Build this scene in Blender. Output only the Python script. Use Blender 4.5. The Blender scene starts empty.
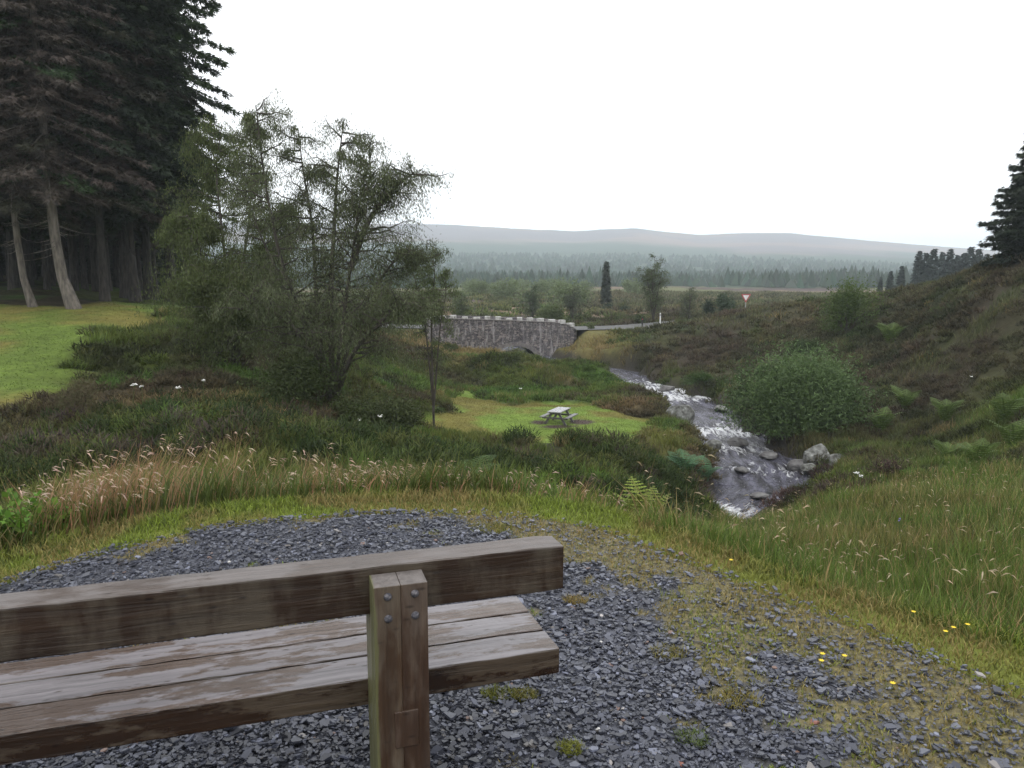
import bpy, math, random
import numpy as np
from mathutils import Vector

random.seed(7)
rng = np.random.default_rng(7)
SC = bpy.context.scene
COL = SC.collection
R = math.radians

# ------------------------------------------------------------------ camera
FPX = 780.0
PITCH = math.atan((384 - 275) / FPX)
CAMZ = 1.55
cam_d = bpy.data.cameras.new('camera')
cam = bpy.data.objects.new('camera', cam_d)
COL.objects.link(cam)
cam.location = (0, 0, CAMZ)
cam.rotation_euler = (math.pi / 2 - PITCH, 0, 0)
cam_d.sensor_width = 36.0
cam_d.lens = FPX * 36.0 / 1024.0
cam_d.clip_start = 0.05
cam_d.clip_end = 12000
SC.camera = cam

# ------------------------------------------------------------------ light
SUN_EL, SUN_AZ = R(58), R(200)
world = bpy.data.worlds.new('World')
SC.world = world
world.use_nodes = True
wn, wl = world.node_tree.nodes, world.node_tree.links
wn.clear()
w_out = wn.new('ShaderNodeOutputWorld')
w_bg = wn.new('ShaderNodeBackground')
w_sky = wn.new('ShaderNodeTexSky')
w_sky.sky_type = 'NISHITA'
w_sky.sun_disc = False
w_sky.sun_elevation = SUN_EL
w_sky.sun_rotation = SUN_AZ
w_hs = wn.new('ShaderNodeHueSaturation')
w_hs.inputs['Saturation'].default_value = 0.25
w_mix = wn.new('ShaderNodeMixRGB')
w_mix.inputs[0].default_value = 0.85
w_mix.inputs[2].default_value = (17.2, 17.4, 17.7, 1)     # even overcast cloud layer
wl.new(w_sky.outputs[0], w_hs.inputs['Color'])
wl.new(w_hs.outputs[0], w_mix.inputs[1])
wl.new(w_mix.outputs[0], w_bg.inputs[0])
w_bg.inputs[1].default_value = 0.1
wl.new(w_bg.outputs[0], w_out.inputs[0])

sun_d = bpy.data.lights.new('sun', 'SUN')
sun_d.energy = 0.7
sun_d.angle = R(14)
sun_d.color = (1.0, 0.97, 0.93)
sun = bpy.data.objects.new('sun', sun_d)
COL.objects.link(sun)
sd = Vector((math.sin(SUN_AZ) * math.cos(SUN_EL), math.cos(SUN_AZ) * math.cos(SUN_EL), math.sin(SUN_EL)))
sun.rotation_euler = (-sd).to_track_quat('-Z', 'Y').to_euler()

SC.render.engine = 'CYCLES'
SC.cycles.use_denoising = True
SC.cycles.max_bounces = 5
SC.cycles.diffuse_bounces = 3
SC.cycles.glossy_bounces = 2
SC.cycles.transmission_bounces = 2
SC.cycles.volume_bounces = 1
SC.cycles.caustics_reflective = False
SC.cycles.caustics_refractive = False
SC.view_settings.view_transform = 'Standard'
SC.view_settings.look = 'None'
SC.view_settings.exposure = 0.13
SC.view_settings.gamma = 1.0

# ------------------------------------------------------------------ layout helpers
SP, CP = math.sin(PITCH), math.cos(PITCH)


def ray(px, py):
    u, v = (px - 512) / FPX, (384 - py) / FPX
    return np.array([u, CP + v * SP, -SP + v * CP])


def at(px, py, Y):
    d = ray(px, py)
    return np.array([0, 0, CAMZ]) + d * (Y / d[1])


def onz(px, py, z):
    d = ray(px, py)
    return np.array([0, 0, CAMZ]) + d * ((z - CAMZ) / d[2])


def _hash(ix, iy, seed):
    h = (ix.astype(np.int64) * 374761393 + iy.astype(np.int64) * 668265263 + seed * 974711) & 0xffffffff
    h = ((h ^ (h >> 13)) * 1274126177) & 0xffffffff
    return ((h ^ (h >> 16)) & 0xffff) / 65535.0


def vnoise(x, y, seed=0):
    ix, iy = np.floor(x), np.floor(y)
    fx, fy = x - ix, y - iy
    fx, fy = fx * fx * (3 - 2 * fx), fy * fy * (3 - 2 * fy)
    a, b = _hash(ix, iy, seed), _hash(ix + 1, iy, seed)
    c, d = _hash(ix, iy + 1, seed), _hash(ix + 1, iy + 1, seed)
    return (a + (b - a) * fx) * (1 - fy) + (c + (d - c) * fx) * fy


def fbm(x, y, scale, seed=0, octv=4):
    s, a, t = 0.0, 1.0, 0.0
    x, y = np.asarray(x, float) / scale, np.asarray(y, float) / scale
    for k in range(octv):
        s = s + a * vnoise(x, y, seed + 17 * k)
        t += a
        a *= 0.5
        x, y = x * 2.03 + 3.1, y * 2.03 + 1.7
    return s / t


def sstep(a, b, x):
    t = np.clip((x - a) / (b - a), 0, 1)
    return t * t * (3 - 2 * t)


def seg_dist(X, Y, poly, closed=True):
    """distance to polyline, index parameter of nearest point"""
    best = np.full(X.shape, 1e9)
    par = np.zeros(X.shape)
    n = len(poly)
    for i in range(n if closed else n - 1):
        a, b = poly[i], poly[(i + 1) % n]
        dx, dy = b[0] - a[0], b[1] - a[1]
        L = dx * dx + dy * dy + 1e-12
        t = np.clip(((X - a[0]) * dx + (Y - a[1]) * dy) / L, 0, 1)
        d = np.hypot(X - a[0] - t * dx, Y - a[1] - t * dy)
        m = d < best
        best = np.where(m, d, best)
        par = np.where(m, i + t, par)
    return best, par


def inside(X, Y, poly):
    r = np.zeros(X.shape, bool)
    n = len(poly)
    for i in range(n):
        x1, y1 = poly[i][0], poly[i][1]
        x2, y2 = poly[(i + 1) % n][0], poly[(i + 1) % n][1]
        if y1 == y2:
            continue
        c = ((y1 > Y) != (y2 > Y)) & (X < (x2 - x1) * (Y - y1) / (y2 - y1) + x1)
        r ^= c
    return r


def sdist(X, Y, poly):
    """positive outside, negative inside"""
    d, _ = seg_dist(X, Y, poly)
    return np.where(inside(X, Y, poly), -d, d)


# ------------------------------------------------------------------ terrain
gravel_poly = [onz(*p, 0)[:2] for p in [(0, 586), (60, 567), (120, 549), (200, 531), (300, 519), (400, 514), (470, 514),
               (545, 519), (600, 530), (650, 548), (700, 568), (760, 592), (830, 618), (920, 655), (1024, 700)]]
gravel_poly += [np.array(p) for p in [(2.5, 1.6), (3.0, 0.5), (3.2, -1.5), (3.2, -7), (-4.2, -7), (-4.6, -1), (-4.2, 1.4), (-3.4, 2.9)]]
rim_poly = [onz(*p, 0)[:2] for p in [(0, 570), (60, 554), (120, 537), (200, 519), (300, 509), (400, 504), (500, 507),
            (590, 512), (640, 528), (700, 553), (760, 576), (830, 600), (920, 627), (1024, 655)]]
rim_poly += [np.array(p) for p in [(3.0, 2.3), (3.6, 1.0), (4.0, -1.5), (4.2, -9), (-5.2, -9), (-5.4, -1), (-5.0, 1.6), (-3.9, 3.2)]]

stream_px = [(640, 383, -6.45), (665, 394, -6.5), (700, 410, -6.6), (716, 430, -6.7), (738, 448, -6.8), (764, 468, -6.9),
             (768, 490, -7.0), (745, 506, -7.1), (700, 522, -7.2), (640, 528, -7.3), (585, 528, -7.35)]
stream = [np.array([-14.0, 118.0, -5.7]), np.array([-3.0, 92.0, -6.0]), np.array([0.3, 77.0, -6.2]), np.array([4.6, 70.0, -6.3]), np.array([8.6, 64.0, -6.4])]
stream += [onz(*p) for p in stream_px]
stream = np.array(stream)
shw = np.array([1.5, 1.5, 1.6, 1.4, 1.2] + [0.9, 1.4, 1.9, 1.7, 1.8, 2.0, 2.0, 1.9, 1.5, 1.3, 1.0])

road = np.array([(-70, 92, -3.0), (-30, 81, -3.3), (-9, 78.2, -3.6), (6.5, 78.2, -3.75), (12, 79.5, -3.7), (18, 83, -3.5),
                 (25, 89, -3.3), (38, 97, -3.0), (70, 110, -2.6)], float)

CPT = []
for p in [(0, 480, 11), (0, 440, 14), (0, 405, 18), (0, 345, 26), (0, 303, 36),
          (170, 480, 9.5), (170, 440, 13.5), (170, 405, 18), (170, 345, 26), (170, 306, 36),
          (-200, 480, 11), (-200, 400, 18), (-200, 340, 27), (-200, 303, 37),
          (340, 480, 9), (340, 435, 15), (340, 400, 20.5), (340, 352, 30), (250, 322, 42), (250, 360, 27),
          (440, 485, 10), (440, 452, 19), (440, 438, 28), (440, 428, 35),
          (560, 500, 8), (560, 472, 14), (560, 456, 24), (560, 442, 33), (560, 405, 42),
          (640, 505, 8), (640, 475, 14), (640, 458, 22), (640, 440, 31), (640, 420, 38),
          (690, 482, 19), (712, 500, 18.5), (700, 560, 6.5), (700, 535, 9.5),
          (1000, 600, 4.6), (1000, 560, 6), (1000, 520, 8), (1000, 484, 12), (1000, 458, 18), (1000, 440, 25), (1000, 400, 32),
          (1000, 350, 38), (1000, 298, 42), (1022, 257, 46), (985, 266, 50), (945, 281, 55), (1090, 235, 46),
          (850, 600, 4.6), (850, 555, 7), (850, 515, 10), (850, 484, 15), (850, 470, 21),
          (760, 560, 5.6), (740, 534, 9), (760, 519, 13), (900, 400, 40), (900, 340, 50), (900, 300, 60),
          (900, 440, 33), (700, 350, 62), (760, 350, 58), (760, 380, 50), (830, 340, 55), (830, 380, 46),
          (600, 352, 66), (660, 332, 68), (720, 316, 70), (780, 305, 70), (835, 300, 68),
          (560, 384, 55), (560, 366, 64), (620, 378, 57), (500, 390, 53), (470, 395, 48), (440, 378, 58), (470, 364, 68),
          (600, 345, 71), (430, 352, 62), (400, 342, 60), (360, 380, 40), (400, 420, 33), (370, 410, 27)]:
    q_ = at(*p)
    if p[0] >= 560 and p[2] >= 4.6:
        q_[2] -= 0.34 if p[0] > 700 else 0.22
    elif p[2] >= 8 and not (p[1] < 410 and p[0] <= 0):
        q_[2] -= 0.18
    CPT.append(q_)
for x, y, z in [(-6, 6.5, -1.3), (-10, 3, -1.0), (-12, -6, -0.6), (8, 1, -1.2), (9, -6, -0.8), (0, -12, 0.0), (-25, 8, -1.0), (-25, -15, 0),
                (25, 5, -1.0), (30, 20, 0.5), (22, 30, -1.4), (16, 18, -2.6), (12, 24, -4.9), (9, 26, -6.2), (5.5, 22, -6.0), (3.3, 25, -6.6), (-2, 26, -4.6),
                (38, 47, 5.0), (34, 60, 1.2), (45, 62, 3.0), (50, 30, 5.5), (60, 50, 7), (40, 80, -1), (20, 100, -3.3), (40, 100, -2.8),
                (0, 100, -4.2), (-20, 100, -3.6), (-8, 84, -4.6), (8, 88, -4.3), (0, 82, -5.8), (-3, 71, -5.7), (4, 70, -5.8), (-40, 100, -3), (-20, 68, -2.6), (-12, 60, -2.7),
                (-30, 45, 0.8), (-18, 45, 0.0), (-45, 50, 1.5), (-30, 65, 0.6), (-50, 75, 1), (-60, 20, 0.5), (70, 90, 1), (70, 10, 5), (0, -40, 0.5), (50, -40, 2), (-50, -40, 1),
                (-2, 60, -4.9), (2, 61, -5.0), (5, 60, -5.4), (5.2, 30, -6.2), (6.8, 40, -6.0), (14, 34, -6.1), (16, 38, -5.7), (12.5, 44, -6.0), (8.0, 50, -5.9), (14.5, 50, -5.6)]:
    CPT.append(np.array([x, y, z], float))
for pxx, lst in [(765, [(9, -1.8), (10, -2.1), (12, -2.75), (14, -3.35), (16, -3.95), (18, -4.6), (20, -5.2), (22, -5.85), (24, -6.4)]),
                 (802, [(12, -2.45), (14, -3.05), (16, -3.65), (20, -4.9), (24, -6.0)]), (735, [(12, -2.7), (14, -3.35), (16, -3.95), (20, -5.3), (24, -6.4)])]:
    for Yv, zv in lst:
        CPT.append(np.array([(pxx - 512) / FPX * Yv, Yv, zv]))
for i in range(0, len(rim_poly)):
    CPT.append(np.array([rim_poly[i][0], rim_poly[i][1], 0.0]))
CPT = np.array(CPT)
_C = 1.0
_D = np.sqrt((CPT[:, None, 0] - CPT[None, :, 0]) ** 2 + (CPT[:, None, 1] - CPT[None, :, 1]) ** 2 + _C * _C)
_n = len(CPT)
_A = np.zeros((_n + 3, _n + 3))
_A[:_n, :_n] = -_D
_A[:_n, :_n] += np.eye(_n) * 0.06
_A[:_n, _n] = 1
_A[:_n, _n + 1] = CPT[:, 0]
_A[:_n, _n + 2] = CPT[:, 1]
_A[_n:, :_n] = _A[:_n, _n:].T
_W = np.linalg.solve(_A, np.concatenate([CPT[:, 2], [0, 0, 0]]))


def rbf(X, Y):
    out = np.full(X.shape, _W[_n])
    out = out + _W[_n + 1] * X + _W[_n + 2] * Y
    for i in range(_n):
        out -= _W[i] * np.sqrt((X - CPT[i, 0]) ** 2 + (Y - CPT[i, 1]) ** 2 + _C * _C)
    return out


# far hills: crest elevation angle as a function of bearing
sky_px = [(-400, 232), (0, 226), (200, 222), (430, 224), (480, 226), (530, 229), (575, 231), (605, 229), (635, 228), (665, 232), (700, 235),
          (740, 234), (790, 233), (830, 237), (870, 241), (930, 246), (1000, 251), (1100, 257), (1500, 262)]
_sb = np.array([ray(*p)[0] / ray(*p)[1] for p in sky_px])
_ss = np.array([ray(*p)[2] / ray(*p)[1] for p in sky_px])
HILLY = 2300.0


def hills(X, Y):
    b = X / np.maximum(Y, 1.0)
    s = np.interp(b, _sb, _ss)
    crest = s * HILLY + 5.0
    t = np.clip((Y - 420) / (HILLY - 420), 0, 1.6)
    prof = np.where(t < 1, t ** 1.7, 1 - (t - 1) * 0.5)
    h = crest * prof + (fbm(X, Y, 350, 5) - 0.5) * 34 * np.clip(t, 0, 1) * (1 - np.clip(t, 0, 1) * 0.75)
    return np.where(Y > 0, h, 0)


def T0(X, Y):
    X = np.asarray(X, float)
    Y = np.asarray(Y, float)
    near = rbf(np.clip(X, -75, 85), np.clip(Y, -45, 115))
    r = np.maximum(np.abs(X) * 1.25, np.abs(Y - 20) * 1.05)
    k = sstep(80, 125, r)
    plain = -3.6 + (fbm(X, Y, 60, 3) - 0.5) * 2.2 * sstep(90, 200, Y) + hills(X, Y)
    z = near * (1 - k) + plain * k
    # road bed
    d, par = seg_dist(X, Y, road, False)
    rz = np.interp(par, np.arange(len(road)), road[:, 2])
    kr = 1 - sstep(2.6, 6.5, d)
    gap = sstep(-9.0, -7.6, X) * (1 - sstep(5.5, 7.5, X))
    kr = kr * (1 - gap)
    z = z * (1 - kr) + (rz - 0.06) * kr
    # stream channel
    d, par = seg_dist(X, Y, stream, False)
    idx = np.arange(len(stream))
    sz = np.interp(par, idx, stream[:, 2])
    hw = np.interp(par, idx, shw) * 0.86 + (fbm(X, Y, 1.8, 9, 3) - 0.5) * 1.7
    ks = 1 - sstep(0.0, 1.2, d - hw)
    z = z * (1 - ks) + np.minimum(z, sz - 0.35) * ks
    # viewpoint platform
    sdp = sdist(X, Y, rim_poly)
    kp = sstep(-0.1, 0.7, sdp)
    z = z * kp - 0.012 * (1 - kp)
    return z


def T1(x, y):
    return float(T0(np.array([x]), np.array([y]))[0])


def hit(px, py, tmin=2.0):
    d = ray(px, py)
    t = np.geomspace(tmin, 2500, 900)
    P = np.array([0, 0, CAMZ])[None] + d[None] * t[:, None]
    g = T0(P[:, 0], P[:, 1])
    b = np.nonzero(P[:, 2] < g)[0]
    if len(b) == 0 or b[0] == 0:
        return P[-1]
    i = b[0]
    f0, f1 = P[i - 1, 2] - g[i - 1], P[i, 2] - g[i]
    k = f0 / (f0 - f1)
    Q = P[i - 1] * (1 - k) + P[i] * k
    return Q


lawn_poly = [hit(*p)[:2] for p in [(-300, 306), (0, 304), (60, 308), (150, 303), (205, 310), (160, 320), (125, 330), (90, 347), (66, 364), (68, 392), (38, 404), (0, 408), (-300, 408)]]
picnic_poly = [hit(*p)[:2] for p in [(462, 387), (472, 397), (510, 405), (560, 403), (610, 409), (645, 420), (662, 431), (628, 444), (545, 447), (470, 439), (420, 425), (425, 416), (455, 410), (450, 398)]]
meadow_poly = [hit(*p)[:2] for p in [(660, 548), (715, 535), (730, 521), (780, 507), (850, 492), (930, 478), (1100, 462)]] + [np.array(p) for p in [(30, 14), (30, 2), (9, -3), (3.5, 2.2), (2.5, 3.0)]]


thick_poly = [hit(*p)[:2] for p in [(-60, 412), (60, 412), (180, 405), (330, 408), (430, 436), (520, 446), (610, 446), (680, 455), (712, 490), (690, 505), (600, 490), (520, 478), (350, 478), (180, 472), (60, 490), (-80, 510)]]


def zones(X, Y):
    """weights of ground cover: lawn, picnic, meadow, rough"""
    w = (fbm(X, Y, 1.3, 21, 3) - 0.5) * 2.2
    lawn = 1 - sstep(-0.6, 0.9, sdist(X, Y, lawn_poly) + w)
    pic = 1 - sstep(-0.3, 0.4, sdist(X, Y, picnic_poly) + w * 0.7)
    mea = 1 - sstep(-0.3, 0.6, sdist(X, Y, meadow_poly) + w)
    return lawn, pic, mea


def lump(X, Y):
    lawn, pic, mea = zones(X, Y)
    d, _ = seg_dist(X, Y, stream, False)
    dr, _ = seg_dist(X, Y, road, False)
    k = sstep(-0.0, 1.5, sdist(X, Y, rim_poly)) * (1 - np.maximum(lawn, pic)) * (1 - 0.7 * mea) * sstep(1.5, 3.5, d) * sstep(3, 5, dr)
    a = (fbm(X, Y, 3.0, 31, 4) - 0.5) * 0.9 + (fbm(X, Y, 0.8, 33, 3) - 0.5) * 0.25
    return a * k


def T(X, Y):
    return T0(X, Y) + lump(np.asarray(X, float), np.asarray(Y, float))


# ------------------------------------------------------------------ mesh helpers
def make_obj(name, V, faces, mat, parent=None, col=None, smooth=False):
    """V (n,3); faces = list of int arrays (m,3) or (m,4)"""
    V = np.ascontiguousarray(V, dtype=np.float32)
    fs = [np.asarray(f, dtype=np.int32) for f in (faces if isinstance(faces, list) else [faces]) if len(f)]
    me = bpy.data.meshes.new(name)
    me.vertices.add(len(V))
    me.vertices.foreach_set('co', V.ravel())
    loops = np.concatenate([f.ravel() for f in fs])
    tot = np.concatenate([np.full(len(f), f.shape[1], np.int32) for f in fs])
    start = np.concatenate([[0], np.cumsum(tot)[:-1]]).astype(np.int32)
    me.loops.add(len(loops))
    me.loops.foreach_set('vertex_index', loops)
    me.polygons.add(len(tot))
    me.polygons.foreach_set('loop_start', start)
    me.polygons.foreach_set('loop_total', tot)
    me.polygons.foreach_set('use_smooth', np.full(len(tot), bool(smooth)))
    me.update(calc_edges=True)
    if col is not None:
        a = me.color_attributes.new('Col', 'FLOAT_COLOR', 'POINT')
        c = np.ones((len(V), 4), np.float32)
        c[:, :3] = col
        a.data.foreach_set('color', c.ravel())
    if mat:
        me.materials.append(mat)
    o = bpy.data.objects.new(name, me)
    COL.objects.link(o)
    if parent is not None:
        o.parent = parent
    return o


def tag(o, label=None, cat=None, group=None, kind=None):
    if label:
        o['label'] = label
    if cat:
        o['category'] = cat
    if group:
        o['group'] = group
    if kind:
        o['kind'] = kind
    return o


def empty(name, loc, rz=0.0, scale=None):
    o = bpy.data.objects.new(name, None)
    COL.objects.link(o)
    o.location = loc
    o.rotation_euler = (0, 0, rz)
    if scale:
        o.scale = (scale,) * 3 if not isinstance(scale, tuple) else scale
    return o


def copy_tree(o, loc, rz=0.0, scale=1.0, label=None):
    c = o.copy()
    COL.objects.link(c)
    c.location = loc
    c.rotation_euler = (0, 0, rz)
    c.scale = (scale,) * 3 if not isinstance(scale, tuple) else scale
    if label:
        c['label'] = label
    for ch in list(o.children):
        d = ch.copy()
        COL.objects.link(d)
        d.parent = c
        for g in list(ch.children):
            e = g.copy()
            COL.objects.link(e)
            e.parent = d
    return c


class MB:
    """collects pieces into one mesh"""
    def __init__(s):
        s.V, s.Q, s.Tr, s.C, s.n = [], [], [], [], 0

    def add(s, V, quads=None, tris=None, col=None):
        V = np.asarray(V, float)
        if quads is not None and len(quads):
            s.Q.append(np.asarray(quads) + s.n)
        if tris is not None and len(tris):
            s.Tr.append(np.asarray(tris) + s.n)
        s.V.append(V)
        if col is not None:
            s.C.append(np.broadcast_to(np.asarray(col, float), (len(V), 3)))
        s.n += len(V)

    def box(s, c, size, rot=None, col=None):
        sx, sy, sz = [v / 2 for v in size]
        V = np.array([[x, y, z] for x in (-sx, sx) for y in (-sy, sy) for z in (-sz, sz)])
        if rot is not None:
            V = V @ np.array(rot).T
        s.add(V + np.array(c), [[0, 1, 3, 2], [4, 6, 7, 5], [0, 4, 5, 1], [2, 3, 7, 6], [0, 2, 6, 4], [1, 5, 7, 3]], col=col)

    def tube(s, pts, rad, n=6, col=None):
        pts = np.asarray(pts, float)
        rad = np.broadcast_to(np.asarray(rad, float), (len(pts),))
        tang = np.gradient(pts, axis=0)
        tang /= np.linalg.norm(tang, axis=1)[:, None] + 1e-9
        ref = np.array([0.31, 0.95, 0.1])
        a = np.cross(tang, ref)
        a /= np.linalg.norm(a, axis=1)[:, None] + 1e-9
        b = np.cross(tang, a)
        th = np.arange(n) * 2 * math.pi / n
        ring = np.cos(th)[None, :, None] * a[:, None, :] + np.sin(th)[None, :, None] * b[:, None, :]
        V = (pts[:, None, :] + ring * rad[:, None, None]).reshape(-1, 3)
        i = np.arange(len(pts) - 1)[:, None] * n
        j = np.arange(n)[None, :]
        q = np.stack([i + j, i + (j + 1) % n, i + n + (j + 1) % n, i + n + j], -1).reshape(-1, 4)
        cap = [[0, k + 1, k] for k in range(1, n - 1)]
        e = (len(pts) - 1) * n
        cap += [[e, e + k, e + k + 1] for k in range(1, n - 1)]
        s.add(V, q, cap, col)

    def build(s, name, mat, parent=None, smooth=False):
        f = []
        if s.Q:
            f.append(np.concatenate(s.Q))
        if s.Tr:
            f.append(np.concatenate(s.Tr))
        return make_obj(name, np.concatenate(s.V), f, mat, parent, np.concatenate(s.C) if s.C else None, smooth)


def bevel(o, w=0.006, seg=2):
    m = o.modifiers.new('bevel', 'BEVEL')
    m.width = w
    m.segments = seg
    m.limit_method = 'ANGLE'
    m.harden_normals = False
    return o


# ------------------------------------------------------------------ materials
def new_mat(name):
    m = bpy.data.materials.new(name)
    m.use_nodes = True
    n = m.node_tree.nodes
    b = n['Principled BSDF']
    return m, n, m.node_tree.links, b


def foliage_mat(name, rough=0.65, spec=0.25, transl=0.25, noise=0.0):
    m, n, l, b = new_mat(name)
    a = n.new('ShaderNodeAttribute')
    a.attribute_name = 'Col'
    l.new(a.outputs['Color'], b.inputs['Base Color'])
    b.inputs['Roughness'].default_value = rough
    b.inputs['Specular IOR Level'].default_value = spec
    if transl > 0:
        t = n.new('ShaderNodeBsdfTranslucent')
        l.new(a.outputs['Color'], t.inputs['Color'])
        mx = n.new('ShaderNodeMixShader')
        mx.inputs[0].default_value = transl
        l.new(b.outputs[0], mx.inputs[1])
        l.new(t.outputs[0], mx.inputs[2])
        l.new(mx.outputs[0], n['Material Output'].inputs[0])
    return m


def noise_mat(name, c1, c2, scale=5.0, rough=0.8, bump=0.3, bscale=None, detail=6, spec=0.3, c3=None, stretch=None):
    m, n, l, b = new_mat(name)
    tc = n.new('ShaderNodeTexCoord')
    mp = n.new('ShaderNodeMapping')
    if stretch:
        mp.inputs['Scale'].default_value = stretch
    l.new(tc.outputs['Object'], mp.inputs[0])
    t = n.new('ShaderNodeTexNoise')
    t.inputs['Scale'].default_value = scale
    t.inputs['Detail'].default_value = detail
    l.new(mp.outputs[0], t.inputs['Vector'])
    r = n.new('ShaderNodeValToRGB')
    r.color_ramp.elements[0].position = 0.35
    r.color_ramp.elements[1].position = 0.65
    r.color_ramp.elements[0].color = (*c1, 1)
    r.color_ramp.elements[1].color = (*c2, 1)
    if c3:
        e = r.color_ramp.elements.new(0.8)
        e.color = (*c3, 1)
    l.new(t.outputs[0], r.inputs[0])
    l.new(r.outputs[0], b.inputs['Base Color'])
    b.inputs['Roughness'].default_value = rough
    b.inputs['Specular IOR Level'].default_value = spec
    t2 = n.new('ShaderNodeTexNoise')
    t2.inputs['Scale'].default_value = bscale or scale * 3
    t2.inputs['Detail'].default_value = 8
    l.new(mp.outputs[0], t2.inputs['Vector'])
    bp = n.new('ShaderNodeBump')
    bp.inputs['Strength'].default_value = bump
    bp.inputs['Distance'].default_value = 0.05
    l.new(t2.outputs[0], bp.inputs['Height'])
    l.new(bp.outputs[0], b.inputs['Normal'])
    return m


M_FOL = foliage_mat('leaf_material')
M_FOLWET = foliage_mat('grass_material', 0.55, 0.3, 0.3)
M_NEEDLE = foliage_mat('needle_material', 0.7, 0.2, 0.0)
M_BARK = noise_mat('bark_material', (0.04, 0.035, 0.03), (0.09, 0.078, 0.066), 3, 0.85, 0.6, 14, stretch=(4, 4, 0.8))
M_DARKBARK = noise_mat('dark_bark_material', (0.022, 0.02, 0.018), (0.055, 0.048, 0.042), 3, 0.9, 0.6, 14, stretch=(4, 4, 0.8))
M_PALEBARK = noise_mat('pale_bark_material', (0.08, 0.07, 0.06), (0.19, 0.165, 0.14), 2.5, 0.8, 0.6, 14, stretch=(4, 4, 0.8))


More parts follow.
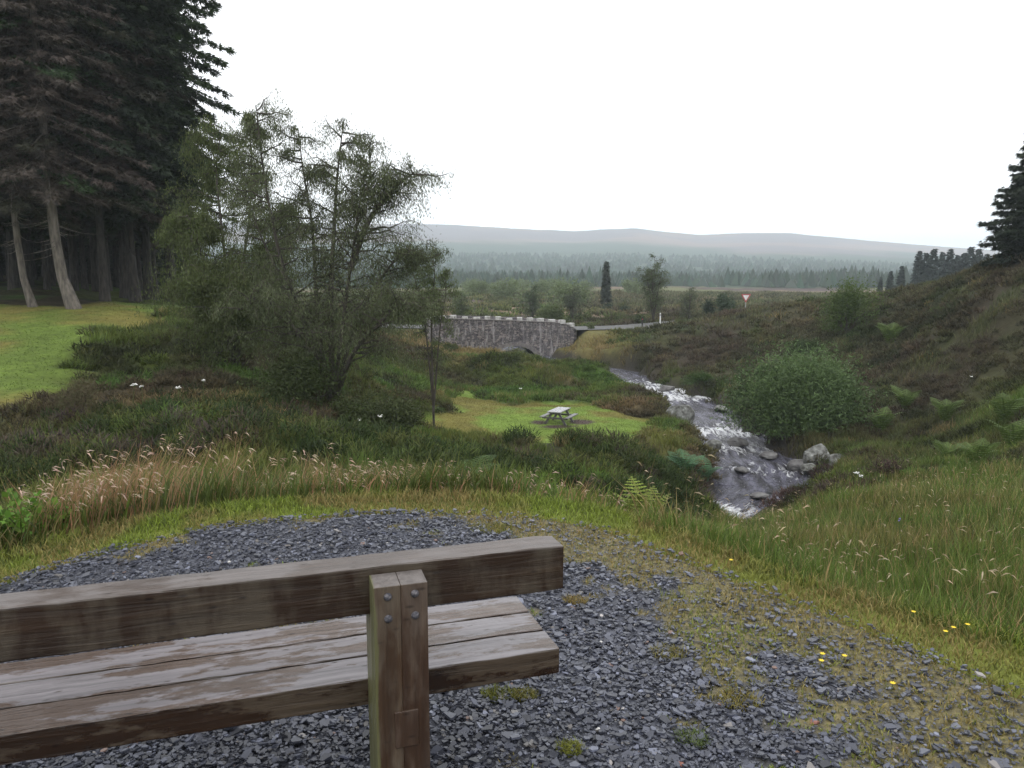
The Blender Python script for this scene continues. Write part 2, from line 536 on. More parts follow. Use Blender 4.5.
# --- wet weathered timber
def timber(name, dry1, dry2, wet, rough_dry=0.55, axis_scale=(1.2, 22, 22), wet_bias=0.5, puddle=False, green=None, top=None, green_x=None, topwet=None):
    m, n, l, b = new_mat(name)
    tc = n.new('ShaderNodeTexCoord')
    mp = n.new('ShaderNodeMapping')
    mp.inputs['Scale'].default_value = axis_scale
    l.new(tc.outputs['Object'], mp.inputs[0])
    grain = n.new('ShaderNodeTexNoise')
    grain.inputs['Scale'].default_value = 2.2
    grain.inputs['Detail'].default_value = 9
    grain.inputs['Roughness'].default_value = 0.65
    grain.inputs['Distortion'].default_value = 0.6
    l.new(mp.outputs[0], grain.inputs['Vector'])
    r = n.new('ShaderNodeValToRGB')
    r.color_ramp.elements[0].position = 0.3
    r.color_ramp.elements[1].position = 0.72
    r.color_ramp.elements[0].color = (*dry1, 1)
    r.color_ramp.elements[1].color = (*dry2, 1)
    l.new(grain.outputs[0], r.inputs[0])
    # wet stains with their own outline
    mp2 = n.new('ShaderNodeMapping')
    mp2.inputs['Scale'].default_value = (2.6, 6.0, 0.9) if not puddle else (2.0, 7.0, 7.0)
    l.new(tc.outputs['Object'], mp2.inputs[0])
    st = n.new('ShaderNodeTexNoise')
    st.inputs['Scale'].default_value = 1.3
    st.inputs['Detail'].default_value = 8
    st.inputs['Roughness'].default_value = 0.68
    l.new(mp2.outputs[0], st.inputs['Vector'])
    sr = n.new('ShaderNodeValToRGB')
    sr.color_ramp.elements[0].position = wet_bias
    sr.color_ramp.elements[1].position = wet_bias + (0.05 if puddle else 0.09)
    l.new(st.outputs[0], sr.inputs[0])
    mx = n.new('ShaderNodeMixRGB')
    l.new(sr.outputs[0], mx.inputs[0])
    l.new(r.outputs[0], mx.inputs[1])
    wm = n.new('ShaderNodeMixRGB')
    wm.blend_type = 'MULTIPLY'
    wm.inputs[0].default_value = 1
    l.new(r.outputs[0], wm.inputs[1])
    wm.inputs[2].default_value = (*wet, 1)
    l.new(wm.outputs[0], mx.inputs[2])
    last = mx.outputs[0]
    if top:  # upward faces painted paler: sky sheen put into the colour, along with bleaching
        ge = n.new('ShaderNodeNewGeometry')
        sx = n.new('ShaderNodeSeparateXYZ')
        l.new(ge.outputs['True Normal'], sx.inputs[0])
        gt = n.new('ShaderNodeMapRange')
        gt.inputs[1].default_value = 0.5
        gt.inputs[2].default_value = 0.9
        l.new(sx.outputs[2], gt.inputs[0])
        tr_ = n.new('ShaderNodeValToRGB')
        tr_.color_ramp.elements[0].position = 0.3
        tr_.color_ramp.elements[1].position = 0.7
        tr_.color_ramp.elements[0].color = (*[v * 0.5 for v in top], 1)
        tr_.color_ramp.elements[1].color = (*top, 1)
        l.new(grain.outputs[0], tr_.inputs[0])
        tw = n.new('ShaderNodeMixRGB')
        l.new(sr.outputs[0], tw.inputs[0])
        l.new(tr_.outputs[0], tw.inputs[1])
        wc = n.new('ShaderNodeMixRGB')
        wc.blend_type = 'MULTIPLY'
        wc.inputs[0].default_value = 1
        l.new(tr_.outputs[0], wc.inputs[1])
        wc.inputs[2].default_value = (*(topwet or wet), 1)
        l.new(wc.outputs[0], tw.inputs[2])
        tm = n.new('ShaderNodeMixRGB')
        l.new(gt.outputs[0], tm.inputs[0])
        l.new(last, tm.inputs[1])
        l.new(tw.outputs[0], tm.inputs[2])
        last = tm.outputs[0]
    # knots
    kn = n.new('ShaderNodeTexVoronoi')
    mp3 = n.new('ShaderNodeMapping')
    mp3.inputs['Scale'].default_value = (2.3, 6, 6)
    l.new(tc.outputs['Object'], mp3.inputs[0])
    l.new(mp3.outputs[0], kn.inputs['Vector'])
    kr = n.new('ShaderNodeValToRGB')
    kr.color_ramp.elements[0].position = 0.05
    kr.color_ramp.elements[0].color = (0.35, 0.3, 0.27, 1)
    kr.color_ramp.elements[1].position = 0.17
    kr.color_ramp.elements[1].color = (1, 1, 1, 1)
    l.new(kn.outputs['Distance'], kr.inputs[0])
    km = n.new('ShaderNodeMixRGB')
    km.blend_type = 'MULTIPLY'
    km.inputs[0].default_value = 1
    l.new(last, km.inputs[1])
    l.new(kr.outputs[0], km.inputs[2])
    last = km.outputs[0]
    if green:
        gn = n.new('ShaderNodeTexNoise')
        gn.inputs['Scale'].default_value = 6
        gn.inputs['Detail'].default_value = 5
        l.new(tc.outputs['Object'], gn.inputs['Vector'])
        gr = n.new('ShaderNodeValToRGB')
        gr.color_ramp.elements[0].position = 0.5
        gr.color_ramp.elements[1].position = 0.62
        if green_x is None:
            l.new(gn.outputs[0], gr.inputs[0])
        else:
            sp_ = n.new('ShaderNodeSeparateXYZ')
            l.new(tc.outputs['Object'], sp_.inputs[0])
            ma = n.new('ShaderNodeMapRange')
            ma.inputs[1].default_value = green_x - 0.004
            ma.inputs[2].default_value = green_x + 0.014
            ma.inputs[3].default_value = 0.35
            ma.inputs[4].default_value = -0.15
            l.new(sp_.outputs[0], ma.inputs[0])
            ad = n.new('ShaderNodeMath')
            l.new(ma.outputs[0], ad.inputs[0])
            l.new(gn.outputs[0], ad.inputs[1])
            l.new(ad.outputs[0], gr.inputs[0])
        gm = n.new('ShaderNodeMixRGB')
        l.new(gr.outputs[0], gm.inputs[0])
        l.new(last, gm.inputs[1])
        gm.inputs[2].default_value = (*green, 1)
        last = gm.outputs[0]
    l.new(last, b.inputs['Base Color'])
    # roughness: films of rain water are smooth
    rr = n.new('ShaderNodeMapRange')
    l.new(sr.outputs[0], rr.inputs[0])
    rr.inputs[3].default_value = rough_dry
    rr.inputs[4].default_value = 0.2 if puddle else 0.34
    rl = rr.outputs[0]
    if puddle:
        pn = n.new('ShaderNodeTexNoise')
        pn.inputs['Scale'].default_value = 2.1
        pn.inputs['Detail'].default_value = 4
        mp4 = n.new('ShaderNodeMapping')
        mp4.inputs['Scale'].default_value = (1.2, 3.2, 3.2)
        mp4.inputs['Location'].default_value = (3.3, 1.1, 0)
        l.new(tc.outputs['Object'], mp4.inputs[0])
        l.new(mp4.outputs[0], pn.inputs['Vector'])
        pr = n.new('ShaderNodeValToRGB')
        pr.color_ramp.elements[0].position = 0.56
        pr.color_ramp.elements[1].position = 0.6
        pr.color_ramp.elements[0].color = (1, 1, 1, 1)
        pr.color_ramp.elements[1].color = (0.3, 0.3, 0.3, 1)
        l.new(pn.outputs[0], pr.inputs[0])
        mm = n.new('ShaderNodeMath')
        mm.operation = 'MULTIPLY'
        l.new(rr.outputs[0], mm.inputs[0])
        l.new(pr.outputs[0], mm.inputs[1])
        rl = mm.outputs[0]
    l.new(rl, b.inputs['Roughness'])
    b.inputs['Specular IOR Level'].default_value = 0.5
    bp = n.new('ShaderNodeBump')
    bp.inputs['Strength'].default_value = 0.6
    bp.inputs['Distance'].default_value = 0.006
    l.new(grain.outputs[0], bp.inputs['Height'])
    l.new(bp.outputs[0], b.inputs['Normal'])
    return m


# ------------------------------------------------------------------ ground sheet
def axis(segs):
    out = [segs[0][0]]
    for a, b, st0, st1 in segs:
        x = a
        n_est = max(2, int((b - a) / ((st0 + st1) / 2)))
        w = np.linspace(st0, st1, n_est)
        w = np.cumsum(w)
        out += list(a + (b - a) * w / w[-1])
    return np.array(out)


gx = axis([(-3000, -300, 60, 30), (-300, -60, 20, 3), (-60, -12, 1.2, 0.3), (-12, 14, 0.13, 0.13), (14, 34, 0.17, 0.35), (34, 75, 0.6, 2.5), (75, 300, 3, 14), (300, 3000, 15, 45)])
gy = axis([(-600, -20, 60, 4), (-20, 2, 2, 0.2), (2, 16, 0.1, 0.12), (16, 70, 0.14, 0.4), (70, 120, 0.45, 1.2), (120, 400, 1.5, 7), (400, 3300, 8, 28)])
GX, GY = np.meshgrid(gx, gy)
FX, FY = GX.ravel(), GY.ravel()
FZ = T(FX, FY)


def mixc(a, b, k):
    k = np.asarray(k)[..., None]
    return np.asarray(a) * (1 - k) + np.asarray(b) * k


C_LAWN = np.array([0.10, 0.145, 0.026])
C_LAWN_OLD = np.array([0.15, 0.135, 0.035])
C_DARK = np.array([0.03, 0.038, 0.012])
C_BROWN = np.array([0.066, 0.05, 0.03])
C_OLIVE = np.array([0.078, 0.102, 0.02])
C_STRAW = np.array([0.24, 0.17, 0.08])
C_PURP = np.array([0.070, 0.053, 0.039])
C_GREEN = np.array([0.065, 0.125, 0.02])


def cover_color(X, Y):
    """colour of the ground's natural cover at a place"""
    n1 = fbm(X, Y, 6.0, 41, 4)
    n2 = fbm(X, Y, 2.2, 43, 4)
    n3 = fbm(X, Y, 11.0, 45, 4)
    c = mixc(C_DARK, C_OLIVE, sstep(0.40, 0.62, n2))
    c = mixc(c, C_BROWN, sstep(0.50, 0.64, n1) * 0.8)
    # heather hillside to the right is browner and more purple
    right = sstep(6, 16, X) * sstep(28, 40, Y)
    c = mixc(c, C_STRAW, sstep(0.62, 0.76, n3) * 0.45)
    c = mixc(c, C_GREEN, sstep(0.56, 0.68, fbm(X, Y, 3.5, 47, 3)) * 0.8 * (1 - 0.65 * right))
    c = mixc(c, C_PURP, right * sstep(0.32, 0.56, n2) * 0.68)
    return c


def ground_color(X, Y):
    c = cover_color(X, Y) * 0.62
    # straw coloured bank by the road and in front of the bridge
    k = sstep(62, 66, Y) * (1 - sstep(3, 12, np.abs(Y - 72))) * (1 - sstep(8, 12, X)) * sstep(-12, -8, X)
    c = mixc(c, np.array([0.16, 0.13, 0.05]), k * 0.7)
    # far moor
    far = sstep(88, 110, Y)
    m1 = fbm(X, Y, 28, 51, 4)
    moor = mixc(np.array([0.16, 0.115, 0.075]), np.array([0.11, 0.12, 0.045]), sstep(0.42, 0.58, m1))
    moor = mixc(moor, np.array([0.07, 0.05, 0.045]), sstep(0.5, 0.62, fbm(X, Y * 2.5, 40, 53, 4)))
    c = mixc(c, moor, far)
    # far hill: plantations below, heather and grass above
    h = hills(X, Y)
    hn = (fbm(X, Y, 300, 61, 4) - 0.5) * 40 + (fbm(X, Y, 60, 63, 3) - .5) * 10
    hb = 26 * sstep(0.08, 0.35, X / np.maximum(Y, 1))
    top = mixc(np.array([0.12, 0.095, 0.10]), np.array([0.19, 0.13, 0.11]), sstep(0.45, 0.6, fbm(X, Y, 180, 65, 4)))
    forest = mixc(np.array([0.022, 0.045, 0.028]), np.array([0.04, 0.065, 0.035]), fbm(X, Y, 90, 67, 3))
    hc = mixc(forest, top, sstep(66, 84, h + hn + hb))
    c = mixc(c, hc, sstep(300, 350, Y))
    lawn, pic, mea = zones(X, Y)
    lc = mixc(C_LAWN, C_LAWN_OLD, sstep(0.40, 0.6, fbm(X, Y, 3.5, 71, 4))) * (0.7 + 0.6 * fbm(X, Y, 0.9, 75, 3))[..., None]
    c = mixc(c, lc, lawn)
    pc = mixc(C_LAWN * 1.55, C_LAWN_OLD * 1.1, sstep(0.46, 0.62, fbm(X, Y, 2.6, 73, 4))) * (0.72 + 0.56 * fbm(X, Y, 0.8, 79, 3))[..., None]
    c = mixc(c, pc, pic)
    c = mixc(c, np.array([0.07, 0.085, 0.02]), mea)
    # worn earth under the picnic table seats
    tx, ty = TABLE[0], TABLE[1]
    for ox, oy, rx, ry in [(-0.95, 0.15, 0.55, 0.6), (1.15, 0.25, 0.75, 0.8), (-0.1, -0.9, 1.0, 0.4)]:
        dd = np.hypot((X - tx - ox) / rx, (Y - ty - oy) / ry) + (fbm(X, Y, 0.4, 77, 2) - 0.5) * 0.5
        c = mixc(c, np.array([0.085, 0.06, 0.055]), 1 - sstep(0.6, 1.1, dd))
    # stream bed and wet banks
    d, par = seg_dist(X, Y, stream, False)
    hw = np.interp(par, np.arange(len(stream)), shw)
    c = mixc(c, np.array([0.045, 0.04, 0.035]), 1 - sstep(0.1, 1.0, d - hw))
    # rim of short grass round the gravel, moss below it
    s = sdist(X, Y, rim_poly)
    c = mixc(np.array([0.15, 0.17, 0.035]), c, sstep(-0.1, 0.35, s))
    return c


TABLE = hit(559, 423)
m_ground, n, l, b = new_mat('ground_cover_material')
a = n.new('ShaderNodeAttribute')
a.attribute_name = 'Col'
tc = n.new('ShaderNodeTexCoord')
t1 = n.new('ShaderNodeTexNoise')
t1.inputs['Scale'].default_value = 3.2
t1.inputs['Detail'].default_value = 9
t1.inputs['Roughness'].default_value = 0.7
l.new(tc.outputs['Object'], t1.inputs['Vector'])
mr = n.new('ShaderNodeMapRange')
mr.inputs[1].default_value = 0.3
mr.inputs[2].default_value = 0.7
mr.inputs[3].default_value = 0.62
mr.inputs[4].default_value = 1.35
l.new(t1.outputs[0], mr.inputs[0])
mu = n.new('ShaderNodeMixRGB')
mu.blend_type = 'MULTIPLY'
mu.inputs[0].default_value = 1
l.new(a.outputs[0], mu.inputs[1])
l.new(mr.outputs[0], mu.inputs[2])
l.new(mu.outputs[0], b.inputs['Base Color'])
b.inputs['Roughness'].default_value = 0.9
b.inputs['Specular IOR Level'].default_value = 0.15
bp = n.new('ShaderNodeBump')
bp.inputs['Strength'].default_value = 0.6
bp.inputs['Distance'].default_value = 0.08
l.new(t1.outputs[0], bp.inputs['Height'])
l.new(bp.outputs[0], b.inputs['Normal'])

nx, ny = len(gx), len(gy)
ii = (np.arange(ny - 1)[:, None] * nx + np.arange(nx - 1)[None, :]).ravel()
quads = np.stack([ii, ii + 1, ii + 1 + nx, ii + nx], -1)
ground = make_obj('ground', np.stack([FX, FY, FZ], -1), [quads], m_ground, col=ground_color(FX, FY), smooth=True)
tag(ground, kind='structure')
_GZ = FZ.reshape(ny, nx)


def GZ(X, Y):
    """height of the built ground sheet (bilinear on its grid)"""
    X, Y = np.asarray(X, float), np.asarray(Y, float)
    i = np.clip(np.searchsorted(gx, X) - 1, 0, nx - 2)
    j = np.clip(np.searchsorted(gy, Y) - 1, 0, ny - 2)
    fx = np.clip((X - gx[i]) / (gx[i + 1] - gx[i]), 0, 1)
    fy = np.clip((Y - gy[j]) / (gy[j + 1] - gy[j]), 0, 1)
    return (_GZ[j, i] * (1 - fx) + _GZ[j, i + 1] * fx) * (1 - fy) + (_GZ[j + 1, i] * (1 - fx) + _GZ[j + 1, i + 1] * fx) * fy


def gz1(x, y):
    return float(GZ(np.array([x]), np.array([y]))[0])


def ghit(px, py, dz=0.0):
    p = hit(px, py)
    return np.array([p[0], p[1], gz1(p[0], p[1]) + dz])


def gat(px, Y, dz=0.0):
    x = (px - 512) / FPX * Y / (CP + 0.12 * SP)
    return np.array([x, Y, gz1(x, Y) + dz])


# ------------------------------------------------------------------ haze
hb = MB()
z_lo, z_hi = float(FZ.min()) - 1.0, float(FZ.max()) + 4.0
hb.box((0, 1350, (z_lo + z_hi) / 2), (6400, 4400, z_hi - z_lo))
print('haze', z_lo, z_hi)
m_haze = bpy.data.materials.new('haze_material')
m_haze.use_nodes = True
n, l = m_haze.node_tree.nodes, m_haze.node_tree.links
n.clear()
o_ = n.new('ShaderNodeOutputMaterial')
v_ = n.new('ShaderNodeVolumePrincipled')
v_.inputs['Color'].default_value = (0.84, 0.93, 1.0, 1)
v_.inputs['Density'].default_value = 0.00042
l.new(v_.outputs[0], o_.inputs['Volume'])
haze = hb.build('haze', m_haze)
tag(haze, kind='stuff')

# ------------------------------------------------------------------ road
def ribbon(name, pts, w, mat, zoff=0.0, sub=12):
    pts = np.asarray(pts)
    tt = np.linspace(0, len(pts) - 1, (len(pts) - 1) * sub + 1)
    P = np.stack([np.interp(tt, np.arange(len(pts)), pts[:, k]) for k in range(3)], -1)
    for _ in range(6):
        P[1:-1] = (P[:-2] + P[1:-1] * 2 + P[2:]) / 4
    d = np.gradient(P[:, :2], axis=0)
    d /= np.linalg.norm(d, axis=1)[:, None]
    nrm = np.stack([-d[:, 1], d[:, 0]], -1)
    k = 5
    u = np.linspace(-1, 1, k)
    V = []
    for i in range(len(P)):
        for s in u:
            V.append([P[i, 0] + nrm[i, 0] * w * s, P[i, 1] + nrm[i, 1] * w * s, P[i, 2] + zoff])
    ii = (np.arange(len(P) - 1)[:, None] * k + np.arange(k - 1)[None, :]).ravel()
    return make_obj(name, np.array(V), [np.stack([ii, ii + k, ii + k + 1, ii + 1], -1)], mat), P, nrm


M_ASPH = noise_mat('asphalt_material', (0.09, 0.09, 0.09), (0.14, 0.14, 0.135), 4, 0.85, 0.2, 40, spec=0.15)
rd, RP, RN = ribbon('road', road, 2.6, M_ASPH, 0.02)
tag(rd, kind='structure')
M_WHITE = noise_mat('white_paint_material', (0.7, 0.7, 0.68), (0.8, 0.8, 0.8), 6, 0.6, 0.1)
# ------------------------------------------------------------------ water
m_water, n, l, b = new_mat('stream_water_material')
tc = n.new('ShaderNodeTexCoord')
at_ = n.new('ShaderNodeAttribute')
at_.attribute_name = 'Flow'
fs = n.new('ShaderNodeMapping')
fs.inputs['Scale'].default_value = (0.75, 2.6, 1)
l.new(at_.outputs['Vector'], fs.inputs[0])
nt = n.new('ShaderNodeTexNoise')
nt.inputs['Scale'].default_value = 1.5
nt.inputs['Detail'].default_value = 8
nt.inputs['Roughness'].default_value = 0.68
nt.inputs['Distortion'].default_value = 0.8
l.new(fs.outputs[0], nt.inputs['Vector'])
fc = n.new('ShaderNodeAttribute')
fc.attribute_name = 'Col'
mm = n.new('ShaderNodeMath')
mm.operation = 'MULTIPLY_ADD'
l.new(fc.outputs['Fac'], mm.inputs[0])
mm.inputs[1].default_value = 0.24
l.new(nt.outputs[0], mm.inputs[2])
fr = n.new('ShaderNodeValToRGB')
fr.color_ramp.elements[0].position = 0.66
fr.color_ramp.elements[1].position = 0.80
l.new(mm.outputs[0], fr.inputs[0])
mx = n.new('ShaderNodeMixRGB')
l.new(fr.outputs[0], mx.inputs[0])
n5 = n.new('ShaderNodeTexNoise')
n5.inputs['Scale'].default_value = 0.9
n5.inputs['Detail'].default_value = 6
l.new(fs.outputs[0], n5.inputs['Vector'])
r5 = n.new('ShaderNodeValToRGB')
r5.color_ramp.elements[0].position = 0.38
r5.color_ramp.elements[1].position = 0.64
r5.color_ramp.elements[0].color = (0.03, 0.028, 0.034, 1)
r5.color_ramp.elements[1].color = (0.14, 0.138, 0.18, 1)  # pale and dark patches: varying reflections painted into the water colour
l.new(n5.outputs[0], r5.inputs[0])
l.new(r5.outputs[0], mx.inputs[1])
mx.inputs[2].default_value = (0.75, 0.76, 0.78, 1)
l.new(mx.outputs[0], b.inputs['Base Color'])
rm = n.new('ShaderNodeMapRange')
l.new(fr.outputs[0], rm.inputs[0])
rm.inputs[3].default_value = 0.22
rm.inputs[4].default_value = 0.7
l.new(rm.outputs[0], b.inputs['Roughness'])
b.inputs['IOR'].default_value = 1.33
n3 = n.new('ShaderNodeTexNoise')
n3.inputs['Scale'].default_value = 3.0
n3.inputs['Detail'].default_value = 6
l.new(fs.outputs[0], n3.inputs['Vector'])
bp = n.new('ShaderNodeBump')
bp.inputs['Strength'].default_value = 0.8
bp.inputs['Distance'].default_value = 0.35
l.new(n3.outputs[0], bp.inputs['Height'])
l.new(bp.outputs[0], b.inputs['Normal'])

tt = np.linspace(0, len(stream) - 1, 420)
WP = np.stack([np.interp(tt, np.arange(len(stream)), stream[:, k]) for k in range(3)], -1)
WW = np.interp(tt, np.arange(len(stream)), shw) + 1.3
for _ in range(10):
    WP[1:-1] = (WP[:-2] + WP[1:-1] * 2 + WP[2:]) / 4
dd = np.gradient(WP[:, :2], axis=0)
dd /= np.linalg.norm(dd, axis=1)[:, None]
wnrm = np.stack([-dd[:, 1], dd[:, 0]], -1)
K = 25
u = np.linspace(-1, 1, K)
VX = WP[:, None, 0] + wnrm[:, None, 0] * WW[:, None] * u[None]
VY = WP[:, None, 1] + wnrm[:, None, 1] * WW[:, None] * u[None]
par = np.broadcast_to(tt[:, None], VX.shape)
rapid = np.zeros(VX.shape)
for c_, w_, s_ in [(5.4, 0.6, 0.9), (6.2, 0.4, 0.8), (8.1, 0.35, 1.0), (9.0, 0.3, 0.7), (10.1, 0.4, 0.45), (12.4, 0.4, 1.0), (13.2, 0.5, 1.2), (2.5, 0.5, 0.5)]:
    rapid = rapid + s_ * np.exp(-((par - c_) / w_) ** 2)
VZ = WP[:, None, 2] + (fbm(VX, VY, 0.7, 81, 4) - 0.5) * (0.16 + 0.35 * np.clip(rapid, 0, 1)) + 0 * u[None]
foam = np.clip(rapid + 0.12, 0, 1.0)
ii = (np.arange(len(WP) - 1)[:, None] * K + np.arange(K - 1)[None, :]).ravel()
water = make_obj('stream_water', np.stack([VX.ravel(), VY.ravel(), VZ.ravel()], -1), [np.stack([ii, ii + K, ii + K + 1, ii + 1], -1)], m_water,
                 col=np.repeat(foam.ravel()[:, None], 3, 1), smooth=True)
fl_a = water.data.attributes.new('Flow', 'FLOAT_VECTOR', 'POINT')
slen = np.concatenate([[0], np.cumsum(np.linalg.norm(np.diff(WP[:, :2], axis=0), axis=1))])
fv = np.stack([np.broadcast_to(slen[:, None], VX.shape), np.broadcast_to(WW[:, None] * u[None], VX.shape), np.zeros(VX.shape)], -1).astype(np.float32)
fl_a.data.foreach_set('vector', fv.reshape(-1))
tag(water, kind='structure')

# ------------------------------------------------------------------ gravel pitch and slate chips
def moss_mask(X, Y):
    r = sstep(0.05, 1.1, X + 0.35 * (Y - 3)) * (1 - 0.55 * sstep(-0.2, 0.6, 2.3 - Y))
    a = fbm(X, Y, 0.42, 91, 4) * 0.62 + fbm(X, Y, 0.10, 95, 3) * 0.38
    e = sdist(X, Y, gravel_poly)
    edge = 1 - sstep(0.0, 0.55, -e)
    edge_r = 1 - sstep(0.1, 1.1, -e)
    v = a + 0.12 * r + 0.16 * edge * (0.35 + r) + 0.16 * edge_r * r
    return sstep(0.605, 0.665, v) * 0.95


m_grav, n, l, b = new_mat('gravel_bed_material')
tc = n.new('ShaderNodeTexCoord')
vo = n.new('ShaderNodeTexVoronoi')
vo.inputs['Scale'].default_value = 55
l.new(tc.outputs['Object'], vo.inputs['Vector'])
cr = n.new('ShaderNodeValToRGB')
cr.color_ramp.elements[0].color = (0.03, 0.032, 0.042, 1)
cr.color_ramp.elements[1].color = (0.085, 0.09, 0.115, 1)
l.new(vo.outputs['Color'], cr.inputs[0])
at_ = n.new('ShaderNodeAttribute')
at_.attribute_name = 'Col'
mx = n.new('ShaderNodeMixRGB')
l.new(at_.outputs['Fac'], mx.inputs[0])
l.new(cr.outputs[0], mx.inputs[1])
mo = n.new('ShaderNodeTexNoise')
mo.inputs['Scale'].default_value = 38
mo.inputs['Detail'].default_value = 6
l.new(tc.outputs['Object'], mo.inputs['Vector'])
mor = n.new('ShaderNodeValToRGB')
mor.color_ramp.elements[0].position = 0.35
mor.color_ramp.elements[1].position = 0.68
mor.color_ramp.elements[0].color = (0.045, 0.04, 0.02, 1)
mor.color_ramp.elements[1].color = (0.20, 0.165, 0.06, 1)
l.new(mo.outputs[0], mor.inputs[0])
l.new(mor.outputs[0], mx.inputs[2])
l.new(mx.outputs[0], b.inputs['Base Color'])
b.inputs['Roughness'].default_value = 0.7
bp = n.new('ShaderNodeBump')
bp.inputs['Strength'].default_value = 1
bp.inputs['Distance'].default_value = 0.01
bp.invert = True
l.new(vo.outputs['Distance'], bp.inputs['Height'])
l.new(bp.outputs[0], b.inputs['Normal'])
hx, hy = np.arange(-5, 4.2, 0.06), np.arange(-7.5, 5.6, 0.06)
HX, HY = np.meshgrid(hx, hy)
ins = sdist(HX, HY, gravel_poly)
hz_ = np.where(ins < 0, 0.004, -0.03 * np.clip(ins / 0.06, 0, 1)) + (fbm(HX, HY, 0.25, 93, 3) - 0.5) * 0.012
idx = np.arange(HX.size).reshape(HX.shape)
qs = np.stack([idx[:-1, :-1], idx[:-1, 1:], idx[1:, 1:], idx[1:, :-1]], -1).reshape(-1, 4)
keep = (ins.ravel()[qs] < 0.05).all(1)
g = make_obj('gravel_path', np.stack([HX.ravel(), HY.ravel(), hz_.ravel()], -1), [qs[keep]], m_grav,
             col=np.repeat(moss_mask(HX, HY).ravel()[:, None], 3, 1))
tag(g, kind='structure')


def scatter_rect(x0, x1, y0, y1, dens):
    nn = int((x1 - x0) * (y1 - y0) * dens)
    return rng.uniform(x0, x1, nn), rng.uniform(y0, y1, nn)


m_chip, n, l, b = new_mat('slate_material')
a = n.new('ShaderNodeAttribute')
a.attribute_name = 'Col'
l.new(a.outputs[0], b.inputs['Base Color'])
b.inputs['Roughness'].default_value = 0.34
b.inputs['Specular IOR Level'].default_value = 0.5
xs, ys = [], []
for rect, dn in [((-2.6, 2.8, 0.9, 3.2), 8500), ((-3.4, 3.0, 3.2, 5.1), 5000), ((-4.5, -2.6, -0.5, 3.2), 700), ((-2.6, 3.2, -1.5, 0.9), 700)]:
    x, y = scatter_rect(*rect, dn)
    xs.append(x)
    ys.append(y)
x, y = np.concatenate(xs), np.concatenate(ys)
s = sdist(x, y, gravel_poly)
mm_ = moss_mask(x, y)
keep = (s < 0.06) & (rng.random(len(x)) > mm_ * 0.82)
x, y = x[keep], y[keep]
N = len(x)
k = 5
th = np.sort(rng.uniform(0, 2 * math.pi, (N, k)), axis=1)
th = np.arange(k)[None] * 2 * math.pi / k + rng.uniform(-0.5, 0.5, (N, k)) + rng.uniform(0, 6.28, (N, 1))
size = np.clip(rng.lognormal(math.log(0.0072), 0.50, N), 0.003, 0.026)
asp = rng.uniform(0.5, 1.0, N)
rot = rng.uniform(0, math.pi, N)
rx = np.cos(th) * size[:, None] * rng.uniform(0.75, 1.15, (N, k))
ry = np.sin(th) * size[:, None] * asp[:, None] * rng.uniform(0.75, 1.15, (N, k))
px_ = rx * np.cos(rot)[:, None] - ry * np.sin(rot)[:, None]
py_ = rx * np.sin(rot)[:, None] + ry * np.cos(rot)[:, None]
tx, ty = rng.normal(0, 0.22, N), rng.normal(0, 0.22, N)
thick = size * rng.uniform(0.10, 0.28, N)
base = 0.007 + rng.uniform(0, 0.012, N)
zt = base[:, None] + px_ * tx[:, None] + py_ * ty[:, None]
top = np.stack([x[:, None] + px_, y[:, None] + py_, zt + thick[:, None]], -1)
bot = np.stack([x[:, None] + px_ * 1.08, y[:, None] + py_ * 1.08, zt - thick[:, None] * .3], -1)
V = np.concatenate([top, bot], 1).reshape(-1, 3)
o0 = (np.arange(N) * 2 * k)[:, None]
tris = np.concatenate([o0 + np.array([[0, i, i + 1]]) for i in range(1, k - 1)], 0)
qd = np.concatenate([np.stack([o0[:, 0] + i, o0[:, 0] + k + i, o0[:, 0] + k + (i + 1) % k, o0[:, 0] + (i + 1) % k], -1) for i in range(k)], 0)
br = rng.lognormal(-0.12, 0.42, N)
cc = np.array([0.056, 0.060, 0.080])[None] * br[:, None]
w = rng.random(N)
cc = np.where((w < 0.03)[:, None], np.array([0.13, 0.12, 0.115])[None] * br[:, None], cc)
cc = np.where((w > 0.996)[:, None], np.array([0.15, 0.09, 0.07])[None], cc)
chips = make_obj('slate_chips', V, [tris, qd], m_chip, col=np.repeat(cc, 2 * k, 0))
tag(chips, kind='stuff')

# ------------------------------------------------------------------ grass and heather scattering
def blades(name, P, h, w, lean, col, tipcol, mat=M_FOLWET, azim=None, spread=1.0):
    N = len(P)
    az = rng.uniform(0, 2 * math.pi, N) if azim is None else azim + rng.normal(0, spread, N)
    fa = rng.uniform(0, 2 * math.pi, N)
    dx, dy = np.cos(az) * lean * h, np.sin(az) * lean * h
    wx, wy = np.cos(fa) * w / 2, np.sin(fa) * w / 2
    z = np.zeros(N)
    B1 = P + np.stack([wx, wy, z], -1)
    B2 = P - np.stack([wx, wy, z], -1)
    md = P + np.stack([dx * 0.35, dy * 0.35, h * 0.55], -1)
    M1 = md + np.stack([wx, wy, z], -1) * 0.8
    M2 = md - np.stack([wx, wy, z], -1) * 0.8
    Tp = P + np.stack([dx, dy, h * np.sqrt(np.clip(1 - lean ** 2 * 0.6, 0.1, 1))], -1)
    V = np.stack([B1, B2, M1, M2, Tp], 1).reshape(-1, 3)
    o = (np.arange(N) * 5)[:, None]
    q = o + np.array([[0, 1, 3, 2]])
    t = o + np.array([[2, 3, 4]])
    mc = (col + tipcol) / 2
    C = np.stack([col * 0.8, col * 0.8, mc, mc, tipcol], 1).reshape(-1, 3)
    return V, q, t, C, Tp


